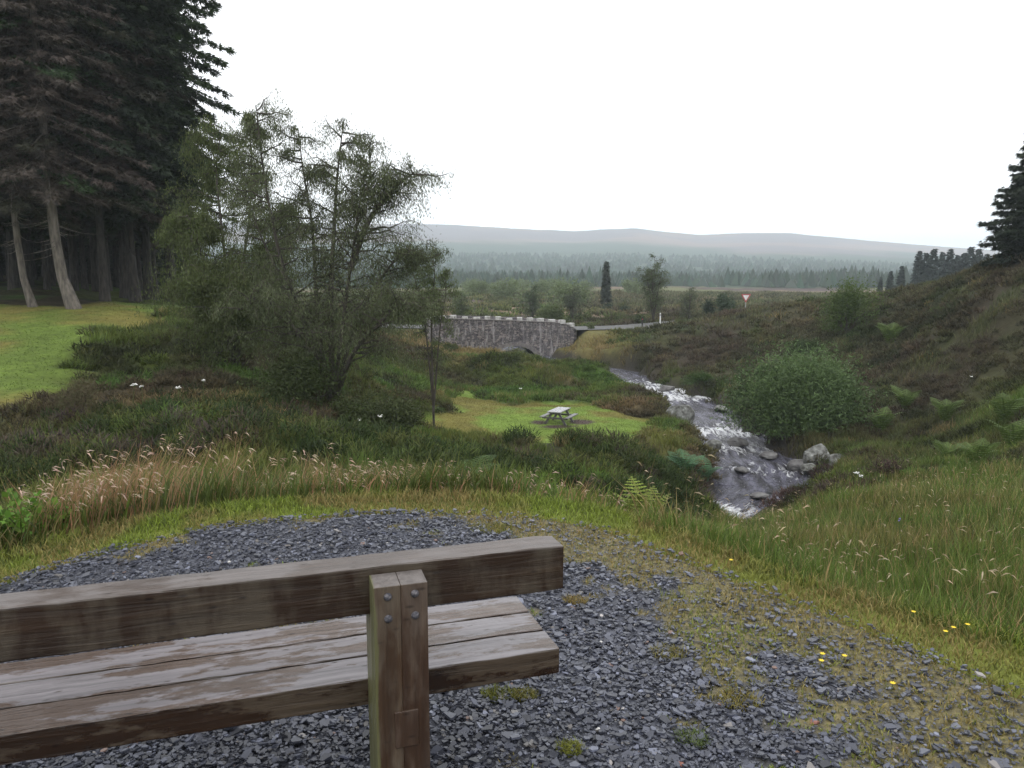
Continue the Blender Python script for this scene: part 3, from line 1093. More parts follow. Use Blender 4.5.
class Coll:
    def __init__(s):
        s.V, s.Q, s.T, s.C, s.n = [], [], [], [], 0

    def add(s, V, q, t, C):
        if q is not None:
            s.Q.append(q + s.n)
        if t is not None:
            s.T.append(t + s.n)
        s.V.append(V)
        s.C.append(C)
        s.n += len(V)

    def build(s, name, mat, parent=None):
        f = []
        if s.Q:
            f.append(np.concatenate(s.Q))
        if s.T:
            f.append(np.concatenate(s.T))
        return make_obj(name, np.concatenate(s.V), f, mat, parent, np.concatenate(s.C))


def jit(c, N, a=0.25):
    c = np.broadcast_to(np.asarray(c, float), (N, 3))
    return c * (1 + rng.uniform(-a, a, (N, 1))) * (1 + rng.uniform(-a * .3, a * .3, (N, 3)))


def sprigs(cx, cy, cz, rad, hgt, K, L, w, col, tip):
    """heather like clumps: K sprigs each, pointing out of a low dome"""
    N = len(cx)
    az = rng.uniform(0, 2 * math.pi, (N, K))
    rr = np.sqrt(rng.uniform(0, 1, (N, K)))
    hx_ = np.cos(az) * rr * rad[:, None]
    hy_ = np.sin(az) * rr * rad[:, None]
    hz__ = hgt[:, None] * np.sqrt(np.clip(1 - rr * rr, 0, 1)) * rng.uniform(0.35, 1.0, (N, K))
    P = np.stack([cx[:, None] + hx_, cy[:, None] + hy_, cz[:, None] + hz__], -1).reshape(-1, 3)
    d = np.stack([np.cos(az) * rr * 0.8, np.sin(az) * rr * 0.8, np.full(az.shape, 0.75)], -1).reshape(-1, 3) + rng.normal(0, 0.35, (N * K, 3))
    d /= np.linalg.norm(d, axis=1)[:, None]
    s = np.cross(d, rng.normal(0, 1, (N * K, 3)))
    s /= np.linalg.norm(s, axis=1)[:, None] + 1e-9
    Ls = L * rng.uniform(0.5, 1.3, (N * K, 1))
    V = np.stack([P - s * w / 2 - d * Ls * .3, P + s * w / 2 - d * Ls * .3, P + d * Ls], 1).reshape(-1, 3)
    t = (np.arange(N * K) * 3)[:, None] + np.array([[0, 1, 2]])
    c = np.repeat(col, K, 0) * rng.uniform(0.7, 1.3, (N * K, 1))
    tc_ = np.repeat(tip, K, 0) * rng.uniform(0.7, 1.4, (N * K, 1))
    C = np.stack([c * 0.6, c * 0.6, tc_], 1).reshape(-1, 3)  # darkened bases against bright tips: highlights painted into the sprigs
    return V, t, C


def free_mask(x, y):
    """where rough cover may grow"""
    lawn, pic, mea = zones(x, y)
    d, par = seg_dist(x, y, stream, False)
    hw = np.interp(par, np.arange(len(stream)), shw)
    dr, _ = seg_dist(x, y, road, False)
    s = sdist(x, y, rim_poly)
    bridge = (np.abs(x + 1) < 10) & (y > 74.3) & (y < 82.5)
    return (lawn < 0.5) & (pic < 0.5) & (d > hw * 0.86 + 0.35 + (fbm(x, y, 1.8, 9, 3) - .5) * 1.7) & (dr > 3.0) & (s > 0.25) & (~bridge), mea


heath = Coll()
rough = Coll()
bands = [  # y0,y1,xfac, clumps/m2, K, L, w, rad, hgt
    (4, 13, 9, 120, 0.10, 0.016, 0.24, 0.26),
    (13, 24, 5.5, 100, 0.13, 0.026, 0.32, 0.32),
    (24, 42, 4.6, 80, 0.17, 0.042, 0.42, 0.36),
    (42, 64, 3.2, 60, 0.22, 0.07, 0.55, 0.42),
    (64, 100, 1.2, 40, 0.30, 0.12, 0.75, 0.45),
    (100, 220, 0.16, 40, 0.6, 0.25, 1.7, 0.7)]
for y0, y1, dens, K, L, w, rad, hgt in bands:
    X0, X1 = -0.78 * y1 - 2, 0.78 * y1 + 2
    x, y = scatter_rect(X0, X1, y0, y1, dens)
    ok, mea = free_mask(x, y)
    ok &= (np.abs(x) < 0.72 * y + 3) & (rng.random(len(x)) > mea * 0.93)
    ok &= ~((x < -13 - (y - 34) * .2) & (y > 34.5) & (y < 70))          # the plantation floor is bare
    x, y = x[ok], y[ok]
    z = GZ(x, y)
    c = cover_color(x, y)
    # dark heather or rough grass by place
    typ = fbm(x, y, 3.2, 101, 3) + rng.normal(0, 0.05, len(x))
    nearrim = sstep(0.2, 2.2, sdist(x, y, rim_poly))
    hth = typ > 0.46 + 0.12 * (1 - nearrim) - 0.09 * sstep(6, 16, x) * sstep(28, 40, y)
    strawbank = sstep(60, 64, y) * (1 - sstep(4, 10, np.abs(y - 71))) * (1 - sstep(8, 12, x)) * sstep(-14, -8, x)
    hth &= rng.random(len(x)) > strawbank
    skip = (sdist(x, y, thick_poly) < 0.3) & (~hth) & (rng.random(len(x)) < 0.72)
    i = np.nonzero(hth)[0]
    n_ = len(i)
    cl = jit(mixc(c[i] * 0.92, np.array([0.085, 0.095, 0.045]), 0.45 * sstep(95, 120, y[i])), n_, 0.3)
    tip = cl * 1.9 + np.array([0.010, 0.006, 0.006])  # tips brightened as painted highlights
    sc_ = rng.uniform(0.55, 1.25, n_)
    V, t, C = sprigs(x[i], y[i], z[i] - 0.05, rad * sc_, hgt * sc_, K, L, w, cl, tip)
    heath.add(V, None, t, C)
    j = np.nonzero((~hth) & (~skip))[0]
    # grassy tussocks
    G = int(K * 0.8)
    n_ = len(j)
    bx = np.repeat(x[j], G) + rng.normal(0, rad * 0.6, n_ * G)
    by = np.repeat(y[j], G) + rng.normal(0, rad * 0.6, n_ * G)
    P = np.stack([bx, by, GZ(bx, by) - 0.02], -1)
    tc0 = jit(mixc(c[j] * 1.25, np.array([0.08, 0.115, 0.02]), 0.5 - 0.3 * sstep(6, 16, x[j]) * sstep(28, 40, y[j])), n_, 0.35)
    tc0 = mixc(tc0, mixc(np.array([0.12, 0.14, 0.05]), np.array([0.17, 0.105, 0.06]), sstep(.42, .58, fbm(x[j], y[j], 25, 161, 3))), 0.65 * sstep(95, 120, y[j]))
    k2 = np.clip(strawbank[j] * 0.8 + (rng.random(n_) < 0.08) * 0.6, 0, 1)
    tc0 = mixc(tc0, np.array([0.25, 0.18, 0.085]), k2)
    cl = np.repeat(tc0, G, 0) * rng.uniform(0.75, 1.25, (n_ * G, 1))
    hh = np.repeat(rng.uniform(0.18, 0.42, n_), G) * rng.uniform(0.6, 1.2, n_ * G) * (1 + 0.25 * (y0 > 20))
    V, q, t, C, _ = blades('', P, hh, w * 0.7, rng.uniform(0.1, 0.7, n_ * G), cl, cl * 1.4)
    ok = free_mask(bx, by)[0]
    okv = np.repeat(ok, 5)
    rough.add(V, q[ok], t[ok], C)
tag(heath.build('heather', M_FOL), kind='stuff')
tag(rough.build('rough_grass', M_FOLWET), kind='stuff')

# taller old heather and bilberry filling the slope below the viewpoint
old = Coll()
x, y = scatter_rect(-24, 8, 6, 30, 4.6)
tk = sdist(x, y, thick_poly) + (fbm(x, y, 1.5, 151, 3) - .5) * 2
ok = (tk < 0.3) & free_mask(x, y)[0] & (fbm(x, y, 2.2, 153, 3) > 0.33)
x, y = x[ok], y[ok]
N = len(x)
pick_ = rng.random(N) + (fbm(x, y, 2.5, 155, 3) - .5) * 1.6
cb_ = np.where((pick_ < 0.5)[:, None], np.array([0.028, 0.044, 0.012])[None], np.where((pick_ < 0.8)[:, None], np.array([0.06, 0.075, 0.02])[None], np.array([0.062, 0.045, 0.036])[None]))
cb_ = jit(cb_, N, 0.3)
sc_ = rng.uniform(0.5, 1.2, N)
V, t, C = sprigs(x, y, GZ(x, y) - 0.08, 0.48 * sc_, 0.5 * sc_, 240, 0.13, 0.024, cb_, cb_ * 2.0)
old.add(V, None, t, C)
tag(old.build('old_heather', M_FOL), kind='stuff')

x, y = scatter_rect(5, 22, 13, 32, 2.6)
hb2 = [hit(*p)[:2] for p in [(770, 496), (800, 474), (850, 462), (905, 462), (905, 478), (860, 490), (800, 500)]]
ok = (sdist(x, y, hb2) + (fbm(x, y, 1.5, 157, 3) - .5) * 2 < 0.3) & free_mask(x, y)[0]
x, y = x[ok], y[ok]
N = len(x)
if N:
    cb_ = jit(np.array([0.066, 0.042, 0.036]), N, 0.35)
    sc_ = rng.uniform(0.5, 1.2, N)
    bh = Coll()
    V, t, C = sprigs(x, y, GZ(x, y) - 0.08, 0.42 * sc_, 0.42 * sc_, 240, 0.13, 0.028, cb_, cb_ * 1.9)
    bh.add(V, None, t, C)
    tag(bh.build('brown_heather', M_FOL), kind='stuff')

# meadow: long green grass with seed heads
mead = Coll()
seed = Coll()


def seedheads(coll, tips, az, L, col):
    N = len(tips)
    d = np.stack([np.cos(az), np.sin(az), rng.uniform(-0.5, 0.5, N)], -1)
    d /= np.linalg.norm(d, axis=1)[:, None]
    s = np.cross(d, rng.normal(0, 1, (N, 3)))
    s /= np.linalg.norm(s, axis=1)[:, None]
    w = (L * 0.075)[:, None]
    A = tips
    Bm = tips + d * L[:, None] * 0.45
    E = tips + d * L[:, None] - np.array([0, 0, 1]) * (L * 0.35)[:, None]
    V = np.stack([A, Bm + s * w, E, Bm - s * w], 1).reshape(-1, 3)
    q = (np.arange(N) * 4)[:, None] + np.array([[0, 1, 2, 3]])
    coll.add(V, q, None, np.repeat(col, 4, 0))


for y0, y1, dens, wd in [(1.5, 7, 1700, 0.006), (7, 12, 850, 0.009), (12, 24, 330, 0.015)]:
    x, y = scatter_rect(0.8, 0.74 * y1 + 2.5, y0, y1, dens)
    _, _, mea = zones(x, y)
    s = sdist(x, y, rim_poly)
    d, _p = seg_dist(x, y, stream, False)
    cl = fbm(x, y, 0.35, 111, 3)
    ok = (mea > 0.4) & (s > 0.05) & (d > 2.2) & (cl + rng.uniform(-.25, .25, len(x)) > 0.38)
    x, y, s = x[ok], y[ok], s[ok]
    N = len(x)
    n1 = fbm(x, y, 1.1, 113, 3)
    base = mixc(np.array([0.075, 0.118, 0.018]), np.array([0.125, 0.11, 0.034]), sstep(0.45, 0.62, n1) * 0.7)
    base = mixc(base, np.array([0.06, 0.09, 0.016]), sstep(0.5, 0.65, fbm(x, y, 0.8, 115, 3)) * 0.6)
    base = base * rng.uniform(0.55, 1.45, (N, 1))
    dry = rng.random(N) < 0.10
    base = np.where(dry[:, None], np.array([0.28, 0.2, 0.09])[None] * rng.uniform(0.7, 1.2, (N, 1)), base)
    hh = (0.24 + 0.22 * fbm(x, y, 0.9, 117, 2)) * rng.uniform(0.55, 1.15, N) * (0.3 + 0.7 * sstep(0.0, 0.6, s))
    P = np.stack([x, y, GZ(x, y) - 0.01], -1)
    V, q, t, C, Tp = blades('', P, hh, wd, rng.uniform(0.05, 0.6, N), base * 0.85, base * 1.5 + 0.01)
    mead.add(V, q, t, C)
    pick = np.nonzero((rng.random(N) < 0.02) & (s > 0.3))[0]
    Pk = P[pick]
    hk = rng.uniform(0.4, 0.68, len(pick))
    ck = jit(np.array([0.26, 0.19, 0.09]), len(pick), 0.25)
    V, q, t, C, Tp2 = blades('', Pk, hk, wd * 0.45, rng.uniform(0.1, 0.5, len(pick)), ck, ck)
    mead.add(V, q, t, C)
    seedheads(seed, Tp2, rng.uniform(0, 6.28, len(pick)), rng.uniform(0.03, 0.08, len(pick)), jit(np.array([0.42, 0.33, 0.22]), len(pick), 0.25))
tag(mead.build('meadow_grass', M_FOLWET), kind='stuff')

# dry straw grass on the lip of the slope
dry = Coll()
lip = [onz(*p, 0)[:2] for p in [(-60, 560), (60, 540), (130, 520), (200, 508), (260, 500), (340, 498), (420, 498), (500, 500), (570, 503), (630, 515)]]
dens_w = [0.25, 1.0, 1.2, 1.4, 1.1, 0.8, 0.7, 0.45, 0.35, 0.2]
tp = rng.uniform(0, len(lip) - 1, 11000)
wgt = np.interp(tp, np.arange(len(lip)), dens_w)
tuft = fbm(tp * 3.0, tp * 0, 1.0, 121, 3)
tp = tp[(rng.random(len(tp)) < wgt / 1.4) & (tuft + rng.uniform(-.15, .15, len(tp)) > 0.42)]
lx = np.interp(tp, np.arange(len(lip)), [p[0] for p in lip])
ly = np.interp(tp, np.arange(len(lip)), [p[1] for p in lip])
offd = np.abs(rng.normal(0, 1.0, len(tp))) * 1.3 + 0.1
rr_ = np.hypot(lx, ly)
x = lx + lx / rr_ * offd + rng.normal(0, 0.1, len(tp))
y = ly + ly / rr_ * offd
ok = sdist(x, y, rim_poly) > 0.05
x, y, tp = x[ok], y[ok], tp[ok]
N = len(x)
P = np.stack([x, y, GZ(x, y) - 0.01], -1)
cd = jit(np.array([0.29, 0.17, 0.095]), N, 0.3)
cd = np.where((rng.random(N) < 0.3)[:, None], jit(np.array([0.16, 0.15, 0.045]), N, 0.3), cd)
hgt_ = np.interp(tp, np.arange(len(lip)), [0.32, 0.52, 0.58, 0.62, 0.48, 0.34, 0.30, 0.26, 0.26, 0.18]) * rng.uniform(0.45, 1.1, N)
drop = np.clip(-GZ(x, y), 0, 0.8)
hgt_ = hgt_ + drop * 0.22
V, q, t, C, Tp = blades('', P, hgt_, 0.0055, rng.uniform(0.2, 0.65, N), cd, cd * 1.3, azim=0.1, spread=1.0)
dry.add(V, q, t, C)
pick = np.nonzero(rng.random(N) < 0.16)[0]
for rep in range(3):
    seedheads(seed, Tp[pick] - np.array([0, 0, 1])[None] * rng.uniform(0, 0.06, (len(pick), 1)), rng.normal(0.1, 0.8, len(pick)), rng.uniform(0.03, 0.075, len(pick)),
              jit(np.array([0.5, 0.37, 0.28]), len(pick), 0.25))
tag(dry.build('dry_grass', M_FOLWET), kind='stuff')
tag(seed.build('grass_seed_heads', M_FOLWET), kind='stuff')

# short grass rim and mossy grass coming through the gravel
rim = Coll()
x, y = scatter_rect(-5.2, 4.2, 1.0, 5.6, 7000)
si, so = sdist(x, y, gravel_poly), sdist(x, y, rim_poly)
mk_ = moss_mask(x, y)
on = ((si > -0.03) & (so < 0.45))
wspill = on | ((si <= -0.03) & (rng.random(len(x)) < mk_ * 0.8))
ok = wspill & (rng.random(len(x)) < 0.75)
x, y, si, so, mk_ = x[ok], y[ok], si[ok], so[ok], mk_[ok]
N = len(x)
n1 = fbm(x, y, 0.45, 131, 3)
cr_ = mixc(np.array([0.18, 0.235, 0.035]), np.array([0.24, 0.19, 0.07]), sstep(0.46, 0.66, n1 + 0.12 * (si < 0)))
cr_ = mixc(cr_, np.array([0.10, 0.13, 0.03]), (rng.random(N) < 0.25).astype(float))
right = sstep(0.2, 1.5, x)
cr_ = mixc(cr_, np.array([0.22, 0.18, 0.06]), right * 0.25)
cr_ = cr_ * rng.uniform(0.7, 1.3, (N, 1))
hh = np.where(si < 0, rng.uniform(0.012, 0.034, N), rng.uniform(0.02, 0.055, N) * (1 + 1.2 * sstep(-0.05, 0.4, so)))
zb = np.where(si < 0, 0.004, GZ(x, y)) - 0.002
V, q, t, C, _ = blades('', np.stack([x, y, zb], -1), hh, 0.0052, rng.uniform(0.3, 0.9, N), cr_, cr_ * 1.3)
rim.add(V, q, t, C)
tag(rim.build('short_grass', M_FOLWET), kind='stuff')

# lawn blades: mown grass on left field and picnic green
lw = Coll()
for poly_i, (x0, x1, y0, y1, dn) in enumerate([(-30, -6, 14, 38, 90), (-5, 8, 32, 50, 260)]):
    x, y = scatter_rect(x0, x1, y0, y1, dn)
    lawn, pic, mea = zones(x, y)
    ok = (lawn if poly_i == 0 else pic) > 0.3
    x, y = x[ok], y[ok]
    N = len(x)
    c = ground_color(x, y)
    V, q, t, C, _ = blades('', np.stack([x, y, GZ(x, y) - 0.005], -1), rng.uniform(0.02, 0.05, N), 0.025, rng.uniform(0.2, 0.9, N), c * 1.0, c * 1.25)
    lw.add(V, q, t, C)
tag(lw.build('lawn_grass', M_FOLWET), kind='stuff')

# ------------------------------------------------------------------ trees
def leaf_cards(P, size, col, droop=0.3, asp=0.4):
    N = len(P)
    d = rng.normal(0, 1, (N, 3))
    d[:, 2] -= droop * 1.5
    d /= np.linalg.norm(d, axis=1)[:, None]
    s = np.cross(d, rng.normal(0, 1, (N, 3)))
    s /= np.linalg.norm(s, axis=1)[:, None] + 1e-9
    L = (size * rng.uniform(0.6, 1.3, N))[:, None]
    V = np.stack([P, P + d * L * .5 + s * L * asp * .5, P + d * L, P + d * L * .5 - s * L * asp * .5], 1).reshape(-1, 3)
    q = (np.arange(N) * 4)[:, None] + np.array([[0, 1, 2, 3]])
    return V, q, np.repeat(col, 4, 0)


def curve_path(p0, p1, sag, wob, n=6):
    t = np.linspace(0, 1, n)[:, None]
    P = p0 * (1 - t) + p1 * t
    P[:, 2] += sag * (t[:, 0] * (1 - t[:, 0])) * 4
    w = rng.normal(0, wob, (n, 3))
    w[0] = 0
    return P + w * t


def stemmed_tree(name, stems, r0, cols, leaf, nleaf, twig_len, loc, bark=M_BARK, twigs_per=26, start=0.3, droop=0.35, spread=1.0, up=0.25, dens_top=1.0):
    """stems: list of polylines in world space, origin of the thing = loc"""
    root = empty(name, loc)
    loc = np.array(loc)
    tb = MB()
    LP, LC = [], []
    for si_, st in enumerate(stems):
        st = np.asarray(st, float) - loc
        tt_ = np.linspace(0, len(st) - 1, 14)
        sp = np.stack([np.interp(tt_, np.arange(len(st)), st[:, k_]) for k_ in range(3)], -1)
        sp[1:-1] = (sp[:-2] + sp[1:-1] * 2 + sp[2:]) / 4
        ls = np.linalg.norm(sp[-1] - sp[0])
        rr = r0 * (1 - np.linspace(0, 1, 14) * 0.86) * (0.8 + 0.4 * random.random())
        tb.tube(sp, rr, 6)
        for b_ in range(twigs_per):
            f = start + (1 - start) * (b_ + random.random()) / twigs_per
            k_ = f * 13
            p0 = np.array([np.interp(k_, np.arange(14), sp[:, c_]) for c_ in range(3)])
            az = random.uniform(0, 6.283)
            el = random.uniform(-0.1, 0.7) + up
            ln = twig_len * random.uniform(0.45, 1.1) * (1.15 - 0.6 * f)
            d = np.array([math.cos(az) * math.cos(el) * spread, math.sin(az) * math.cos(el) * spread, math.sin(el)])
            br_ = curve_path(p0, p0 + d * ln, -droop * ln * 0.15, 0.05 * ln, 6)
            br_[:, 2] -= np.linspace(0, 1, 6) ** 2 * ln * droop * 0.5
            tb.tube(br_, np.linspace(0.018 + r0 * 0.12, 0.005, 6), 4)
            for c2 in range(8):
                g = random.uniform(0.12, 1.0)
                q0 = np.array([np.interp(g * 5, np.arange(6), br_[:, c_]) for c_ in range(3)])
                az2 = az + random.uniform(-1.3, 1.3)
                l2 = ln * random.uniform(0.25, 0.6)
                d2 = np.array([math.cos(az2), math.sin(az2), random.uniform(-0.5, 0.5)])
                tw = curve_path(q0, q0 + d2 * l2, 0, 0.04 * l2, 5)
                tw[:, 2] -= np.linspace(0, 1, 5) ** 2 * l2 * droop
                tb.tube(tw, np.linspace(0.007, 0.0025, 5), 3)
                k5 = max(3, int(nleaf / (len(stems) * twigs_per * 8) * random.uniform(0.4, 1.6) * (1.0 if f < 0.6 else dens_top)))
                tl = rng.uniform(0.1, 1.05, k5)
                pts = np.stack([np.interp(tl * 4, np.arange(5), tw[:, c_]) for c_ in range(3)], -1) + rng.normal(0, 0.15 * l2 + leaf * 0.5, (k5, 3))
                LP.append(pts)
                cb = cols[random.randrange(len(cols))]
                LC.append(np.asarray(cb)[None] * rng.uniform(0.65, 1.35, (k5, 1)) * (0.9 + 0.2 * random.random()))
    tb.build('trunk', bark, root)
    LP, LC = np.concatenate(LP), np.concatenate(LC)
    V, q, C = leaf_cards(LP, leaf, LC, droop * 2.6, 0.24)
    make_obj('crown', V, [q], M_FOL, root, C)
    return root


G_WIL = [(0.105, 0.125, 0.06), (0.09, 0.108, 0.052), (0.12, 0.14, 0.07), (0.075, 0.09, 0.042)]
YW = 21.0
base = gat(332, YW)
b0 = at(332, 385, YW)
b0[2] = base[2] - 0.1


def W(px, py, Y):
    return at(px, py, Y)


stems = [
    [b0, W(307, 328, YW), W(283, 270, YW - .2), W(270, 213, YW - .3), W(261, 155, YW - .4), W(256, 105, YW - .4)],
    [b0, W(317, 328, YW + .3), W(315, 257, YW + .5), W(311, 213, YW + .5), W(303, 173, YW + .5), W(298, 128, YW + .5)],
    [b0, W(330, 300, YW), W(334, 230, YW + .1), W(337, 177, YW), W(343, 125, YW)],
    [b0, W(344, 312, YW - .4), W(354, 244, YW - .6), W(360, 200, YW - .8), W(372, 150, YW - .9)],
    [W(350, 270, YW - .5), W(368, 220, YW - .6), W(392, 190, YW - .8), W(414, 172, YW - 1)],
    [b0, W(352, 330, YW + .6), W(372, 290, YW + 1), W(402, 250, YW + 1.2), W(428, 262, YW + 1.2)],
    [b0, W(320, 345, YW + .8), W(290, 300, YW + 1.6), W(262, 240, YW + 2), W(240, 180, YW + 2)],
    [b0, W(352, 350, YW - .8), W(385, 318, YW - 1.2), W(405, 300, YW - 1.4), W(420, 310, YW - 1.5)],
    [b0, W(318, 350, YW - .8), W(285, 320, YW - 1.3), W(255, 300, YW - 1.6), W(238, 310, YW - 1.6)],
]
o = stemmed_tree('willow_tree', stems, 0.085, G_WIL, 0.075, 118000, 1.7, tuple(base), twigs_per=34, start=0.2, droop=0.6, up=0.35, dens_top=1.1)
tag(o, 'airy multi-stemmed willow with thin dark stems fanning out beside the big conifers', 'tree')

YB = 26.0
base = gat(232, YB)
b0 = base.copy()
stems = [[b0, W(228, 290, YB), W(222, 230, YB), W(215, 170, YB), W(222, 125, YB)],
         [b0, W(240, 280, YB + .5), W(250, 220, YB + .7), W(252, 160, YB + .8), W(248, 112, YB + .8)],
         [b0, W(218, 300, YB - .5), W(205, 265, YB - .9), W(195, 235, YB - 1), W(188, 215, YB - 1)],
         [b0, W(245, 300, YB - .5), W(262, 270, YB - 1), W(275, 235, YB - 1.2), W(285, 200, YB - 1.2)],
         [b0, W(222, 310, YB - 1), W(205, 290, YB - 1.6), W(196, 280, YB - 1.8)],
         [b0, W(240, 315, YB - 1), W(252, 295, YB - 1.6), W(262, 285, YB - 1.8)]]
o = stemmed_tree('birch_tree', stems, 0.08, [(0.085, 0.11, 0.035), (0.07, 0.09, 0.03), (0.1, 0.12, 0.045)], 0.10, 130000, 2.0, tuple(base), twigs_per=30, start=0.12, droop=0.65, up=0.2)
tag(o, 'pale green bushy birch standing between the willow and the dark conifer wood', 'tree')

YR = 30.0
base = gat(432, YR)
b0 = base.copy()
stems = [[b0, W(431, 320, YR), W(434, 285, YR), W(436, 248, YR)],
         [b0 + np.array([0, 0, .8]), W(424, 310, YR), W(415, 280, YR + .3), W(408, 258, YR + .3)],
         [b0 + np.array([0, 0, .8]), W(440, 325, YR - .3), W(446, 295, YR - .3), W(446, 272, YR - .3)]]
o = stemmed_tree('young_birch', stems, 0.045, [(0.085, 0.11, 0.04), (0.1, 0.125, 0.05)], 0.10, 11000, 1.0, tuple(base), twigs_per=18, start=0.15, droop=0.6)
tag(o, 'slender young birch right of the willow, before the left end of the bridge', 'tree')

# thin scrub under the willow
def bush(name, pos, wid, hgt, cols, n, leaf, label, cat='bush', group=None, asp=0.4, depth=None, stems_n=7, lobes=9, base_up=0.0):
    root = empty(name, tuple(pos))
    depth = depth or wid * 0.8
    tb = MB()
    LP, LC = [], []
    lob = []
    for i in range(lobes):
        a_ = random.uniform(0, 6.283)
        r_ = math.sqrt(random.random()) * 0.62
        hz2 = random.uniform(0.3, 0.72) * (1 - 0.45 * r_)
        lob.append((math.cos(a_) * r_ * wid / 2, math.sin(a_) * r_ * depth / 2, hz2 * hgt, random.uniform(0.24, 0.5)))
    for i_l, (lx_, ly_, lz_, lr) in enumerate(lob):
        tb.tube(curve_path(np.array([lx_ * .15, ly_ * .15, 0]), np.array([lx_, ly_, lz_]), 0, 0.04 * hgt, 5), np.linspace(0.03 * hgt / 2 + 0.01, 0.01, 5), 4)
        k_ = int(n / lobes)
        d = rng.normal(0, 1, (k_, 3))
        d /= np.linalg.norm(d, axis=1)[:, None]
        rad_ = np.clip(rng.normal(0.88, 0.2, (k_, 1)), 0.25, 1.35) * (0.72 + 0.56 * vnoise(d[:, 0] * 3.1 + i_l * 7, d[:, 1] * 3.1 + d[:, 2] * 2.7, 11))[:, None]
        sc3 = np.array([lr * wid * 0.62, lr * depth * 0.62, lr * hgt * 0.85])
        p = np.array([lx_, ly_, lz_]) + d * rad_ * sc3 * (1 + 0.25 * (vnoise(d[:, 0] * 4, d[:, 1] * 4 + d[:, 2] * 3, 7) - .5))[:, None]
        p[:, 2] = np.maximum(p[:, 2], 0.02 + base_up * hgt + rng.uniform(0, 0.1, k_) * hgt)
        LP.append(p)
        cb = np.asarray(cols[random.randrange(len(cols))])
        LC.append(cb[None] * rng.uniform(0.75, 1.25, (k_, 1)))
    tb.build('stems', M_BARK, root)
    V, q, C = leaf_cards(np.concatenate(LP), leaf, np.concatenate(LC), -0.1, asp)
    make_obj('foliage', V, [q], M_FOL, root, C)
    tag(root, label, cat, group)
    return root


G_SHR = [(0.10, 0.155, 0.055), (0.085, 0.13, 0.045), (0.12, 0.18, 0.068), (0.05, 0.085, 0.028)]
p = gat(799, 37.0)
bush('willow_shrub', p + np.array([0.3, 0.6, -0.1]), 7.0, 4.4, G_SHR, 50000, 0.19, 'large rounded grey-green shrub overhanging the right bank of the stream', 'shrub', depth=4.5, lobes=24, asp=0.3)
p = ghit(846, 332)
bush('hillside_shrub', p, 4.4, 4.2, [(0.08, 0.12, 0.03), (0.06, 0.095, 0.028), (0.09, 0.135, 0.04)], 9000, 0.17, 'upright bright green shrub high on the heather hillside above the large shrub', 'shrub', lobes=9)
p = ghit(810, 352)
bush('hillside_shrub', p, 3.2, 1.4, [(0.04, 0.065, 0.02), (0.05, 0.075, 0.02)], 3500, 0.14, 'low dark shrub on the hillside just above the large rounded shrub', 'shrub', lobes=6)
p = ghit(700, 385)
bush('bank_shrub', p, 2.2, 1.0, [(0.05, 0.09, 0.02), (0.06, 0.1, 0.03)], 2500, 0.12, 'low green shrub on the far bank of the stream left of the large shrub', 'shrub', lobes=5)
# scrub on the near left
p = gat(375, 19.5)
bush('willow_scrub', p, 2.6, 1.3, [(0.05, 0.065, 0.022), (0.065, 0.08, 0.03)], 7000, 0.09, 'dark low scrub at the right foot of the willow', 'shrub', lobes=8)
p = gat(290, 20.0)
bush('willow_scrub', p, 3.0, 1.5, [(0.045, 0.06, 0.02), (0.06, 0.08, 0.028)], 7000, 0.09, 'dark low scrub at the left foot of the willow', 'shrub', lobes=8)
p = gat(75, 17.0)
bush('dry_bush', p, 1.2, 0.95, [(0.14, 0.10, 0.075), (0.11, 0.085, 0.05), (0.09, 0.09, 0.04)], 3500, 0.08, 'brownish dry bush at the edge of the mown left field', 'shrub', lobes=6, asp=0.15)

